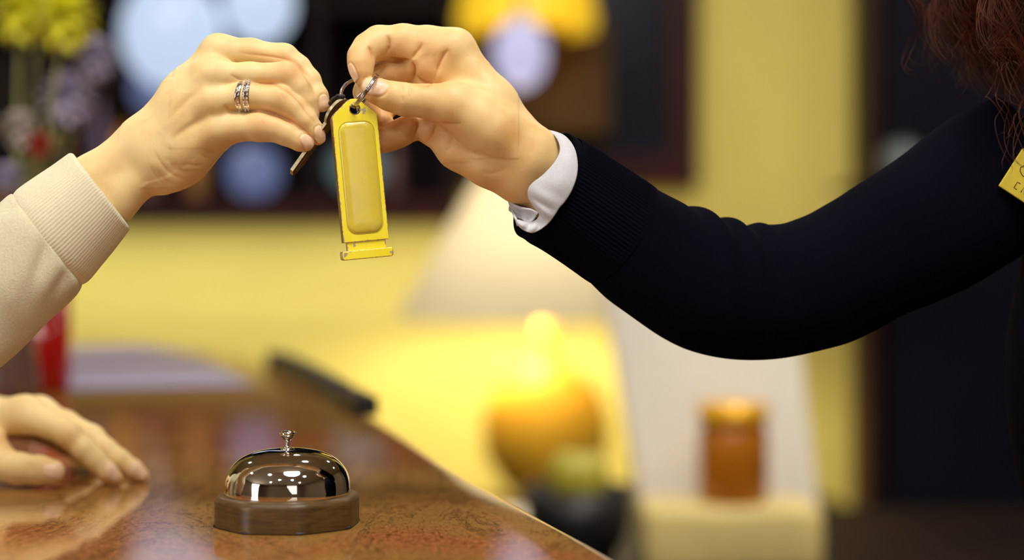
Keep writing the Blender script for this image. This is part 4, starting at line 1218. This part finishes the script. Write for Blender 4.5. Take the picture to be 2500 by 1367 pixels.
# ------------------------------------------------------------------ reception counter
edge = [(.125, -.35), (.118, .1), (.104, .45), (.094, .70), (.059, .876), (.0175, 1.034), (-.035, 1.222), (-.133, 1.639), (-.337, 2.4), (-.597, 2.95), (-.933, 3.63)]
E = catmull([(a, b, 0) for a, b in edge], 120)[:, :2]
left = [(-.50, -.35), (-.50, .1), (-.51, .45), (-.53, .70), (-.56, .876), (-.60, 1.034), (-.625, 1.222), (-.76, 1.639), (-1.00, 2.4), (-1.26, 2.95), (-1.60, 3.63)]
Lf = catmull([(a, b, 0) for a, b in left], 120)[:, :2]
def offset(E, d):
    t = np.gradient(E, axis=0); t /= np.linalg.norm(t, axis=1)[:, None]
    return E+np.c_[t[:, 1], -t[:, 0]]*d
counter = empty('reception_counter', (-.3, 1.2, 0), 'curved reception counter with a polished red-brown granite top', 'counter')
def slab():
    rows = []; T_ = .040
    # profile across the slab: top face, bullnose on the right, underside
    prof = [(0, 0)]
    V = []; m = None
    for i in range(len(E)):
        row = []
        e = E[i]; l = Lf[i]; dirv = (e-l)/np.linalg.norm(e-l)
        for k in range(24): row.append((*(l+(e-l)*k/24-dirv*.012*(k/24)), CT))
        for k in range(13):
            a = PI/2-PI*k/12; row.append((*(e-dirv*.012+dirv*.012*math.cos(a)), CT-.012+.012*math.sin(a)))
        for k in range(6):
            row.append((*(e-dirv*(.012+.004*k)), CT-.024-.0001))
        for k in range(7):
            a = PI/2-PI*k/6; row.append((*(e-dirv*.040+dirv*.008*math.cos(a)), CT-.032+.008*math.sin(a)))
        row.append((*(l), CT-.040))
        m = len(row); V += row
    Fc = []
    for i in range(len(E)-1):
        for j in range(m):
            k = (j+1) % m; Fc.append((i*m+j, i*m+k, (i+1)*m+k, (i+1)*m+j))
    me = npmesh('worktop', np.array(V), np.array(Fc))
    bm = bmesh.new(); bm.from_mesh(me)
    bm.verts.ensure_lookup_table()
    bm.faces.new([bm.verts[j] for j in range(m)]); bm.faces.new([bm.verts[(len(E)-1)*m+j] for j in range(m-1, -1, -1)])
    bmesh.ops.recalc_face_normals(bm, faces=bm.faces); bm.to_mesh(me); bm.free()
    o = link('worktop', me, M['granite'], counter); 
    mod = o.modifiers.new('e', 'EDGE_SPLIT'); mod.split_angle = math.radians(35)
slab()
def carcass():
    Ei = offset(E, -.055); Li = offset(Lf, .03); V = []
    for a, b in zip(Ei, Li):
        V += [(*a, .0), (*a, CT-.040), (*b, CT-.040), (*b, .0)]
    Fc = []
    for i in range(len(E)-1):
        for j in range(4):
            k = (j+1) % 4; Fc.append((i*4+j, i*4+k, (i+1)*4+k, (i+1)*4+j))
    Fc += [(0, 1, 2, 3), tuple((len(E)-1)*4+q for q in (3, 2, 1, 0))]
    me = npmesh('carcass', np.array(V), np.array(Fc)); bm = bmesh.new(); bm.from_mesh(me); bmesh.ops.recalc_face_normals(bm, faces=bm.faces); bm.to_mesh(me); bm.free()
    link('carcass', me, M['darkwood'], counter, False)
carcass()

# ------------------------------------------------------------------ room shell
X0, X1, Y0, Y1 = -3.6, 2.6, -2.8, 4.6
def wall(name, lo, hi, mat): return tag(box(name, lo, hi, mat), kind='structure')
wall('floor', (X0-.1, Y0-.1, -.1), (X1+.1, Y1+.1, 0), M['floor'])
wall('ceiling', (X0-.1, Y0-.1, CEIL), (X1+.1, Y1+.1, CEIL+.1), M['ceiling'])
wall('wall_back', (X0, Y1, 0), (X1, Y1+.1, CEIL), M['wall_yellow'])
wall('wall_right', (X1, Y0, 0), (X1+.1, Y1, CEIL), M['wall_brown'])
wall('wall_left', (X0-.1, Y0, 0), (X0, Y1, CEIL), M['wall_brown'])
wall('wall_front', (X0, Y0-.1, 0), (X1, Y0, CEIL), M['wall_brown'])
box_ = box('baseboard_back', (X0, Y1-.02, 0), (X1, Y1, .12), M['darkwood']); tag(box_, kind='structure')
M['trim'] = plain('white_trim', (.7, .69, .66, 1), .4)
for i, (x, y) in enumerate(DOWN):
    r = empty('ceiling_downlight', (x, y, CEIL), 'small round recessed downlight in the taupe ceiling', 'downlight', 'recessed ceiling downlights')
    link('trim_ring', lathe_mesh('trim_ring', [(.090, -.001), (.108, -.001), (.110, -.006), (.092, -.010), (.088, -.004), (.090, -.001)], 32, (x, y, CEIL)), M['trim'], r)
    link('lens', lathe_mesh('lens', [(.0005, -.003), (.088, -.003), (.088, -.001), (.0005, -.001)], 32, (x, y, CEIL)), M['lit'], r)

# ------------------------------------------------------------------ things along the back wall
def px_box(name, u0, v0, u1, v1, d, th, mat, parent=None, bev=.004):
    a = P(u0, v1, d); b = P(u1, v0, d)
    return box(name, (a[0], d, a[2]), (b[0], d+th, b[2]), mat, parent, bev)
# hanging mahogany shelf unit, left
YS = 4.3
sh = empty('wall_shelf', (-.6, YS, 1.3), 'dark mahogany wall shelf unit with globe lamps along the yellow back wall', 'shelf')
z0 = P(0, 545, YS)[2]; xL = P(-250, 0, YS)[0]; xR = P(1120, 0, YS)[0]
box('back_panel', (xL, 4.57, z0), (xR, 4.598, 2.75), M['blackwood'], sh)
box('bottom_rail', (xL, YS, z0), (xR, 4.57, z0+.065), M['maroon'], sh, .004)
box('shelf_board', (xL, YS, z0+.53), (xR, 4.57, z0+.55), M['darkwood'], sh, .003)
for xx in (xL, P(165, 0, YS)[0], P(760, 0, YS)[0], xR-.03): box('upright', (xx, YS, z0+.065), (xx+.03, 4.57, 2.75), M['darkwood'], sh, .003)
M['glow_blue'] = plain('pale_blue_glass', (.06, .07, .09, 1), .3, emis=(.56, .69, .90, 1), estr=.95)
M['glow_dim'] = plain('dim_blue_glass', (.03, .04, .07, 1), .3, emis=(.12, .15, .30, 1), estr=.9)
M['glow_teal'] = plain('teal_glass', (.03, .05, .05, 1), .3, emis=(.09, .14, .15, 1), estr=.9)
M['glow_lilac'] = plain('lilac_glass', (.06, .06, .08, 1), .3, emis=(.47, .45, .66, 1), estr=1.15)
def globe(u, v, d, rpx, mat, label, sx=1, sz=1, base=None):
    c = P(u, v, d); r = rpx*d/F
    g = empty('globe_lamp', tuple(c), label, 'lamp')
    me = lathe_mesh('glass_globe', [(max(1e-4, r*sx*math.sin(a)), -r*sz*math.cos(a)) for a in np.linspace(0, PI, 28)], 40, tuple(c))
    link('glass_globe', me, mat, g)
    if base is None:      # hung on a thin rod
        link('collar', lathe_mesh('collar', [(.0001, r*sz+.02), (r*.22, r*sz+.02), (r*.25, r*sz-.01), (.0001, r*sz-.01)], 24, tuple(c)), M['steel'], g)
        top = min(CEIL, 2.75)
        tube('rod', [c+[0, 0, r*sz+.015], (c[0], c[1], CEIL)], .004, M['steel'], g, 8)
    else:
        link('collar', lathe_mesh('collar', [(.0001, -r*sz+.01), (r*.3, -r*sz+.01), (r*.34, base-c[2]), (.0001, base-c[2])], 24, tuple(c)), M['steel'], g)
    return g
globe(420, 78, 4.12, 124, M['glow_blue'], 'large pale blue glowing globe, leftmost above the guest wrist', 1, 1.12)
globe(632, 8, 4.15, 88, M['glow_blue'], 'pale blue globe lamp above the knuckles, right of the largest globe', 1, 1.15)
globe(385, 215, 4.45, 62, M['glow_dim'], 'small dim lavender globe low behind the guest wrist', 1, 1.1, z0+.065)
globe(620, 418, 4.40, 66, M['glow_dim'], 'dim blue round lamp on the shelf rail below the guest hand', 1, 1.0, z0+.065)
globe(872, 408, 4.40, 62, M['glow_teal'], 'faint teal round lamp on the shelf rail behind the key fob', 1.1, 1.0, z0+.065)
globe(1270, 130, 4.04, 66, M['glow_lilac'], 'lilac oval glass lamp hanging above the receptionist wrist', 1, 1.32)
# bottles and jars on the rail: brown mottle behind the flowers
for i, (u, hpx, rpx, col) in enumerate(((180, 200, 24, (90, 56, 30)), (240, 250, 22, (60, 50, 66)), (300, 190, 26, (112, 78, 36)), (360, 150, 22, (70, 52, 44)), (480, 170, 24, (84, 60, 30)), (960, 150, 26, (46, 30, 30)))):
    c = P(u, 0, 4.42); r = rpx*4.42/F; h_ = hpx*4.42/F; zb_ = z0+.066
    mt = plain('bottle_glass', srgb(*[min(255, int(q*1.9)) for q in col]), .2)
    b_ = empty('bottle', (c[0], c[1], zb_), ['squat amber bottle, first on the shelf from the flowers', 'tall slate bottle, second on the shelf from the flowers', 'honey coloured bottle, third on the shelf from the flowers', 'short brown bottle under the small lavender globe', 'olive brown bottle left of the dim blue lamp', 'dark brown bottle right of the teal lamp'][i], 'bottle', 'bottles on the wall shelf')
    link('glass_body', lathe_mesh('glass_body', [(.0001, 0), (r, 0), (r*1.02, h_*.1), (r, h_*.62), (r*.8, h_*.72), (r*.36, h_*.8), (r*.33, h_*.93), (.0001, h_*.93)], 32, (c[0], c[1], zb_)), mt, b_)
    link('stopper', lathe_mesh('stopper', [(.0001, h_*.93), (r*.4, h_*.93), (r*.4, h_), (.0001, h_)], 24, (c[0], c[1], zb_)), M['brownwood'], b_)
# amber pendant shade and brown panel behind the receptionist's hand
M['amber'] = plain('amber_glass', srgb(230, 180, 20), .3, emis=(.85, .55, .03, 1), estr=.6, var=.2, scale=4)
c = P(1285, 10, 4.3); pe = empty('pendant_lamp', tuple(c), 'wide amber glass pendant lamp glowing above the receptionist hand', 'lamp')
prf = [(.0001, .22), (.05, .22), (.10, .18), (.155, .07), (.178, -.04), (.172, -.07), (.166, -.04), (.145, .07), (.09, .17), (.0001, .20)]
link('glass_shade', lathe_mesh('glass_shade', prf, 48, tuple(c)), M['amber'], pe)
tube('rod', [c+[0, 0, .21], (c[0], c[1], CEIL)], .005, M['steel'], pe, 8)
cb = empty('wall_cabinet', (P(1320, 0, 4.45)[0], 4.45, 1.5), 'brown wooden wall cabinet under the amber pendant lamp', 'cabinet')
a = P(1150, 330, 4.45); b = P(1490, 60, 4.45)
box('carcass', (a[0], 4.45, a[2]), (b[0], 4.598, b[2]), M['brownwood'], cb, .004)
box('door', (a[0]+.01, 4.435, a[2]+.01), ((a[0]+b[0])/2-.004, 4.449, b[2]-.01), M['brownwood'], cb, .003)
box('door', ((a[0]+b[0])/2+.004, 4.435, a[2]+.01), (b[0]-.01, 4.449, b[2]-.01), M['brownwood'], cb, .003)
# framed dark mirror
fr = empty('framed_mirror', (P(1590, 0, 4.5)[0], 4.5, 1.5), 'tall dark mirror in a maroon wooden frame left of the yellow wall strip', 'mirror')
def frame(root, u0, v0, u1, v1, d, wpx, mat, inner, iname):
    a = P(u0, v1, d); b = P(u1, v0, d); w_ = wpx*d/F
    bm = box_bm((a[0], d, a[2]), (b[0], d+.05, a[2]+w_), .003)
    box_bm((a[0], d, b[2]-w_), (b[0], d+.05, b[2]), .003, bm); box_bm((a[0], d, a[2]+w_), (a[0]+w_, d+.05, b[2]-w_), .003, bm); box_bm((b[0]-w_, d, a[2]+w_), (b[0], d+.05, b[2]-w_), .003, bm)
    link('frame', bm_mesh('frame', bm), mat, root, False)
    box(iname, (a[0]+w_*.9, d+.02, a[2]+w_*.9), (b[0]-w_*.9, d+.045, b[2]-w_*.9), inner, root)
frame(fr, 1130, -420, 1705, 452, 4.545, 72, M['maroon'], M['navyglass'], 'glass')
# tall dark cupboard on the right
cu = empty('tall_cupboard', (P(2400, 0, 4.2)[0], 4.2, 0), 'tall near-black cupboard with maroon edge behind the receptionist', 'cupboard')
xa = (2105-1250)*4.6/4200
box('carcass', (xa, 4.42, 0), (2.4, 4.598, 2.6), M['navylacquer'], cu, .004)
box('edge_strip', (xa-.03, 4.40, 0), (xa, 4.598, 2.6), M['maroon'], cu, .003)
for k in range(2):
    box('door', (xa+.02+k*.55, 4.40, .12), (xa+.55+k*.55, 4.419, 2.5), M['navylacquer'], cu, .003)
    hx = xa+.50 if k == 0 else xa+.60
    tube('handle', [(hx, 4.37, 1.0), (hx, 4.37, 1.25)], .008, M['steel'], cu, 8)
# steel urn on a little shelf at the right (soft grey highlight)
ub = P(2205, 395, 3.95)
sk = empty('bracket_shelf', (ub[0], 4.05, ub[2]-.06), 'small black bracket shelf on the cupboard front', 'shelf')
box('board', (ub[0]-.09, 3.88, ub[2]-.055), (ub[0]+.09, 4.399, ub[2]-.043), M['blackwood'], sk, .002)
M['greymetal'] = plain('brushed_grey_metal', (.10, .12, .13, 1), .35, .3)
link('kettle', lathe_mesh('kettle', [(.0001, 0), (.05, 0), (.058, .02), (.052, .06), (.03, .085), (.012, .09), (.0001, .095)], 32, (ub[0], 3.95, ub[2]-.043)), M['greymetal'])
tag(bpy.data.objects['kettle'], 'small grey metal pot on the bracket shelf above the receptionist arm', 'pot')

# ------------------------------------------------------------------ sideboard with the big table lamp
sb = empty('sideboard', (.45, 4.0, 0), 'low dark wooden sideboard under the table lamp against the yellow wall', 'sideboard')
zs = P(0, 1270, 4.0)[2]
x0_, x1_ = P(1120, 0, 4.0)[0], P(2085, 0, 4.0)[0]
box('top', (x0_-.02, 3.72, zs-.03), (x1_+.02, 4.40, zs), M['maroon'], sb, .004)
box('carcass', (x0_, 3.74, .05), (x1_, 4.38, zs-.03), M['darkwood'], sb, .003)
for k in range(3):
    wd_ = (x1_-x0_)/3
    box('door', (x0_+wd_*k+.008, 3.722, .08), (x0_+wd_*(k+1)-.008, 3.739, zs-.05), M['darkwood'], sb, .003)
    tube('handle', [(x0_+wd_*(k+.5)-.05, 3.705, zs-.12), (x0_+wd_*(k+.5)+.05, 3.705, zs-.12)], .006, M['brass'], sb, 8)
M['shade'] = None
def shade_mat():
    m, N, L, b = nt('cream_lamp_shade')
    v = coords(N, L); b.inputs['Base Color'].default_value = srgb(240, 222, 176)
    n1 = noise(N, L, v, 400, 3)
    L.new(ramp(N, L, n1, [(.3, srgb(234, 214, 165)), (.7, srgb(244, 228, 186))]), b.inputs['Base Color'])
    b.inputs['Emission Color'].default_value = (1, .80, .44, 1); b.inputs['Emission Strength'].default_value = .42
    b.inputs['Roughness'].default_value = .8
    return m
M['shade'] = shade_mat()
lc = P(1270, 0, 4.05); yl = 4.05
tl = empty('table_lamp', (lc[0], yl, zs), 'large table lamp with a cream conical shade and a golden urn base', 'lamp')
zt, zm = P(0, 425, yl)[2], P(0, 775, yl)[2]
rt, rb_ = 95*yl/F, 305*yl/F
m = lathe_mesh('lamp_shade', [(rt, zt-zm), (rt*1.01, zt-zm), (rb_, 0), (rb_*.995, .0), (rt*.99, zt-zm-.002), (rt, zt-zm)], 64, (lc[0], yl, zm))
link('lamp_shade', m, M['shade'], tl)
M['goldceramic'] = plain('golden_glaze', srgb(226, 172, 40), .65, 0, .25, 6, .3)
hh = zm-zs
link('urn', lathe_mesh('urn', [(.0001, 0), (.06, 0), (.07, .02), (.06, .04), (.10, .08), (.145, hh*.32), (.15, hh*.50), (.12, hh*.66), (.05, hh*.76), (.02, hh*.82), (.015, hh*1.3), (.0001, hh*1.3)], 48, (lc[0]+.06, yl, zs)), M['goldceramic'], tl)
link('bulb', lathe_mesh('bulb', [(.0001, -.03), (.02, -.02), (.032, .01), (.028, .04), (.012, .07), (.0001, .07)], 24, (lc[0], yl, zm+.16)), plain('bulb', (1, 1, 1, 1), .5, emis=(1, .85, .5, 1), estr=8), tl)
bl = bpy.data.lights.new('bulb_light', 'POINT'); bl.energy = 20; bl.color = (1, .92, .70); bl.shadow_soft_size = .05
blo = bpy.data.objects.new('bulb_light', bl); COL.objects.link(blo); blo.location = (lc[0], yl+.03, zm+.08); blo.parent = tl; blo.matrix_parent_inverse = Matrix.Translation(tl.location).inverted()

# ------------------------------------------------------------------ work desk behind the counter
DZ = .80
M['desk'] = wood('brown_desk', srgb(66, 40, 24), srgb(96, 60, 36), (8, 1, 1), .3, 4)
dk = empty('work_desk', (.55, 2.7, 0), 'brown wooden work desk behind the counter carrying the white bag', 'desk')
box('desktop', (-.08, 2.30, DZ-.03), (1.05, 3.05, DZ), M['darkwood'], dk, .004)
for x, y in ((-.04, 2.4), (.96, 2.4), (-.04, 2.96), (.96, 2.96)): box('leg', (x, y, 0), (x+.05, y+.05, DZ-.03), M['darkwood'], dk, .003)
M['paper'] = plain('white_kraft_paper', srgb(240, 234, 222), .7, 0, .03, 40, .3)
# white paper carrier bag, tapering
bgd = 2.62
bag = empty('paper_bag', (.40, bgd, DZ), 'tall white paper carrier bag standing on the desk beneath the dark sleeve', 'bag')
def frustum(name, b0, b1, t0, t1, mat, parent, thick=None):
    V = [(b0[0], b0[1], b0[2]), (b1[0], b0[1], b0[2]), (b1[0], b1[1], b0[2]), (b0[0], b1[1], b0[2]),
         (t0[0], t0[1], t1[2]), (t1[0], t0[1], t1[2]), (t1[0], t1[1], t1[2]), (t0[0], t1[1], t1[2])]
    Fc = [(0, 3, 2, 1), (0, 1, 5, 4), (1, 2, 6, 5), (2, 3, 7, 6), (3, 0, 4, 7)]
    me = pymesh(name, V, Fc); bm = bmesh.new(); bm.from_mesh(me); bmesh.ops.subdivide_edges(bm, edges=bm.edges[:], cuts=4, use_grid_fill=True); bm.to_mesh(me); bm.free()
    o = link(name, me, mat, parent, False); s_ = o.modifiers.new('t', 'SOLIDIFY'); s_.thickness = .002; return o
pbl = P(1585, 0, bgd)[0]; pbr = P(2010, 0, bgd)[0]; ptl = P(1478, 0, bgd)[0]; ptr = P(1945, 0, bgd)[0]
ztop = P(0, 700, bgd)[2]
frustum('bag_body', (pbl, bgd, DZ+.001), (pbr, bgd+.14, DZ), (ptl, bgd+.03, 0), (ptr, bgd+.11, ztop), M['paper'], bag)
tube('handle', [(ptl+.08, bgd+.03, ztop-.01), (ptl+.09, bgd+.03, ztop+.06), (ptr-.09, bgd+.03, ztop+.06), (ptr-.08, bgd+.03, ztop-.01)], .003, M['paper'], bag, 8)
# amber jar with yellow lid in front of the bag
jd = 2.50; jc = P(1790, 0, jd); jr = 84*jd/F; jz0 = DZ
jar = empty('honey_jar', (jc[0], jd, DZ), 'amber jar with a golden lid standing in front of the white bag', 'jar')
ja, jb_ = P(0, 1225, jd)[2], P(0, 1030, jd)[2]
M['honey'] = plain('amber_glass_dark', srgb(176, 104, 22), .12, 0, .35, 8)
M['lidgold'] = plain('golden_lid', srgb(232, 172, 18), .3, .3)
link('box_plinth', bm_mesh('box_plinth', box_bm((jc[0]-.135, jd-.07, DZ), (jc[0]+.12, jd+.07, ja), .012)), plain('pale_gold_card', srgb(222, 200, 128), .6)); tag(bpy.data.objects['box_plinth'], 'pale gold gift box under the amber jar on the desk', 'box'); bpy.data.objects['box_plinth'].name = 'gift_box'
link('glass', lathe_mesh('glass', [(.0001, 0), (jr*.9, 0), (jr, .01), (jr, jb_-ja-.015), (jr*.85, jb_-ja), (.0001, jb_-ja)], 40, (jc[0], jd, ja+.001)), M['honey'], jar)
link('lid', lathe_mesh('lid', [(.0001, 0), (jr*1.02, 0), (jr*1.05, .006), (jr*1.02, .026), (.0001, .028)], 40, (jc[0], jd, jb_+.001)), M['lidgold'], jar)
# dark bowl with a yellow-green apple
bd_ = 2.48; bc = P(1412, 0, bd_)
bowl = empty('fruit_bowl', (bc[0], bd_, DZ), 'black bowl on the desk at the counter edge side', 'bowl')
tag(bowl, 'deep black bowl holding a yellow-green apple on the desk', 'bowl')
link('bowl_shell', lathe_mesh('bowl_shell', [(.0001, 0), (.045, 0), (.05, .006), (.072, .05), (.082, .115), (.078, .115), (.068, .05), (.045, .03), (.0001, .028)], 40, (bc[0], bd_, DZ)), M['rubber'], bowl)
ap = empty('apple', (bc[0], bd_, DZ+.03), 'yellow-green apple sitting in the black bowl', 'apple')
M['apple'] = plain('apple_skin', srgb(190, 178, 62), .3, 0, .2, 30)
link('flesh', lathe_mesh('flesh', [(.0001, .006), (.015, .0), (.03, .008), (.044, .035), (.043, .062), (.03, .080), (.015, .082), (.0001, .072)], 40, (bc[0], bd_, DZ+.084)), M['apple'], ap)
tube('stem', [(bc[0], bd_, DZ+.156), (bc[0]+.003, bd_, DZ+.176)], .0015, M['brownwood'], ap, 6)

# ------------------------------------------------------------------ things on the counter
# glass vase with yellow chrysanthemums and red flowers at the left
vd = 1.80; vc = P(22, 0, vd)
vase = empty('flower_vase', (vc[0], vd, CT), 'glass vase of yellow flowers with greyish stems at the far left of the counter', 'vase')
M['vglass'] = plain('smoky_glass', (.40, .24, .20, 1), .08, 0, .1, 10, trans=.75)
link('glass', lathe_mesh('glass', [(.0001, .002), (.030, .002), (.033, .01), (.026, .06), (.024, .14), (.035, .22), (.033, .22), (.022, .14), (.023, .06), (.028, .012), (.0001, .010)], 40, (vc[0], vd, CT)), M['vglass'], vase)
M['leaf'] = plain('stem_green', srgb(150, 150, 92), .5, 0, .3, 40)
M['petal_y'] = plain('yellow_petal', srgb(240, 236, 56), .5, 0, .15, 60)
M['petal_r'] = plain('red_petal', srgb(172, 34, 22), .5, 0, .2, 60)
M['petal_l'] = plain('lilac_petal', srgb(184, 176, 206), .5, 0, .2, 60)
M['petal_w'] = plain('white_petal', srgb(200, 188, 180), .5, 0, .1, 60)
def flower(name, c, r, mat, cat_label, npet=46, cup=.6):
    fo = empty(name, tuple(c), cat_label, 'flower', None)
    V = []; Fc = []
    for i in range(npet):
        a = i*2.39996; q = (i+.5)/npet; el_ = PI/2*(1-1.75*q)
        d = np.array([math.cos(a)*math.cos(el_), math.sin(a)*math.cos(el_), math.sin(el_)]); s_ = np.array([-math.sin(a), math.cos(a), 0]); n_ = np.cross(d, s_)
        L_ = r*(.55+.45*q); wd_ = r*.16
        b = len(V)
        for t, ww in ((0, .3), (.35, .9), (.7, 1), (.92, .6), (1, .15)):
            p = c+d*L_*t+n_*(-.12*r*t*t)
            V += [p-s_*wd_*ww, p+n_*(-.03*r), p+s_*wd_*ww]
        for k in range(4):
            for j in (0, 1): Fc.append((b+k*3+j, b+k*3+j+1, b+(k+1)*3+j+1, b+(k+1)*3+j))
    o = link('petals', pymesh('petals', V, Fc), mat, fo); s_ = o.modifiers.new('t', 'SOLIDIFY'); s_.thickness = .0006
    st = catmull([(vc[0]+rng.uniform(-.01, .01), vd+rng.uniform(-.01, .01), CT+.03), (.6*vc[0]+.4*c[0], .6*vd+.4*c[1], CT+.18), tuple(c-[0, 0, .004])], 14)
    tube('stem', st, .0022, M['leaf'], fo, 7)
    for k in range(3):
        V = []; Fc = []
        p = st[5+k*2]; a = rng.uniform(0, 2*PI); d = np.array([math.cos(a), math.sin(a), .5]); s_ = np.array([-math.sin(a), math.cos(a), 0]); b = len(V)
        for t, ww in ((0, .1), (.3, .8), (.6, 1), (.85, .5), (1, .05)):
            q = p+d*.05*t-np.array([0, 0, .02*t*t]); V += [q-s_*.010*ww, q+s_*.010*ww]
        for j in range(4): Fc.append((b+2*j, b+2*j+1, b+2*j+3, b+2*j+2))
        o = link('leaf', pymesh('leaf', V, Fc), M['leaf'], fo); s_ = o.modifiers.new('t', 'SOLIDIFY'); s_.thickness = .0005
for (u, v, d, r, mt, lb) in ((50, 12, 1.80, .046, 'petal_y', 'yellow chrysanthemum, leftmost bloom at the top of the vase'), (160, 30, 1.77, .046, 'petal_y', 'yellow chrysanthemum, right-hand bloom at the top of the vase'),
                             (105, -60, 1.86, .042, 'petal_y', 'yellow chrysanthemum, topmost bloom of the vase'), (165, 225, 1.82, .040, 'petal_l', 'lilac flower drooping right of the stems below the yellow blooms'),
                             (232, 130, 1.86, .034, 'petal_l', 'lilac flower highest beside the yellow blooms, nearest the blue globe'),
                             (95, 345, 1.76, .018, 'petal_r', 'small red flower above the cream sleeve'), (50, 305, 1.80, .028, 'petal_w', 'whitish flower low in the vase above the cream sleeve'),
                             (20, 430, 1.80, .026, 'petal_l', 'lilac-grey flower lowest in the vase at the picture edge')):
    flower('chrysanthemum' if mt == 'petal_y' else 'cut_flower', P(u, v, d), r, M[mt], lb)
# red candle holder beside the vase
rc = P(84, 960, 1.90)
cd = empty('candle_glass', (rc[0], 1.90, CT), 'red glass candle holder on the counter below the cream sleeve', 'candle')
M['redglass'] = plain('red_glass', srgb(150, 16, 14), .12, 0, .2, 10)
link('glass', lathe_mesh('glass', [(.0001, 0), (.036, 0), (.039, .005), (.039, .105), (.036, .105), (.035, .01), (.0001, .008)], 40, (rc[0], 1.90, CT+.0005)), M['redglass'], cd)
link('wax', lathe_mesh('wax', [(.0001, .0105), (.0345, .0105), (.0345, .06), (.0001, .062)], 32, (rc[0], 1.90, CT+.0005)), M['petal_r'], cd)
# leaflets lying on the counter
M['leaflet'] = plain('pale_lilac_paper', srgb(168, 160, 188), .5, 0, .05, 8)
def leaflet(c, yaw, sx, sy, z, label):
    n = 10; V = []; Fc = []
    for i in range(n+1):
        for j in range(n+1):
            x = (i/n-.5)*sx; y = (j/n-.5)*sy
            V.append((x, y, .0006*math.sin(i/n*PI)+.0004))
    for i in range(n):
        for j in range(n): Fc.append((i*(n+1)+j, (i+1)*(n+1)+j, (i+1)*(n+1)+j+1, i*(n+1)+j+1))
    me = pymesh('leaflet', V, Fc); me.transform(Matrix.Translation((c[0], c[1], z)) @ Matrix.Rotation(yaw, 4, 'Z'))
    o = link('leaflet', me, M['leaflet']); s_ = o.modifiers.new('t', 'SOLIDIFY'); s_.thickness = .0008
    tag(o, label, 'leaflet', 'leaflets on the counter')
leaflet((-.47, 2.10, 0), .3, .26, .36, CT+.0006, 'pale lilac leaflet lying on the counter, nearer the vase')
leaflet((-.62, 2.52, 0), .5, .26, .36, CT+.0020, 'pale lilac leaflet lying on the counter, the farther one')
# long black bar along the counter edge
bar = empty('counter_bar', (-.24, 2.0, CT), 'long black plastic bar with a pale joint lying along the counter edge', 'bar')
def strip(name, s0, s1, mat, h=.018, wdt=.022, off=-.010):
    Eo = offset(E, off); ys = np.linspace(s0, s1, 24); xs = np.interp(ys, Eo[:, 1], Eo[:, 0]); V = []
    for x, y in zip(xs, ys): V += [(x-wdt/2, y, CT+.0005), (x+wdt/2, y, CT+.0005), (x+wdt/2, y, CT+h), (x-wdt/2, y, CT+h)]
    Fc = [(i*4+j, i*4+(j+1) % 4, (i+1)*4+(j+1) % 4, (i+1)*4+j) for i in range(23) for j in range(4)]+[(0, 1, 2, 3), (95, 94, 93, 92)]
    me = pymesh(name, V, Fc); bm = bmesh.new(); bm.from_mesh(me); bmesh.ops.recalc_face_normals(bm, faces=bm.faces); bm.to_mesh(me); bm.free()
    link(name, me, mat, bar, False)
strip('rail', 1.61, 1.735, M['rubber']); strip('joint', 1.736, 1.77, M['greymetal'], .015); strip('rail', 1.771, 2.32, M['rubber'])
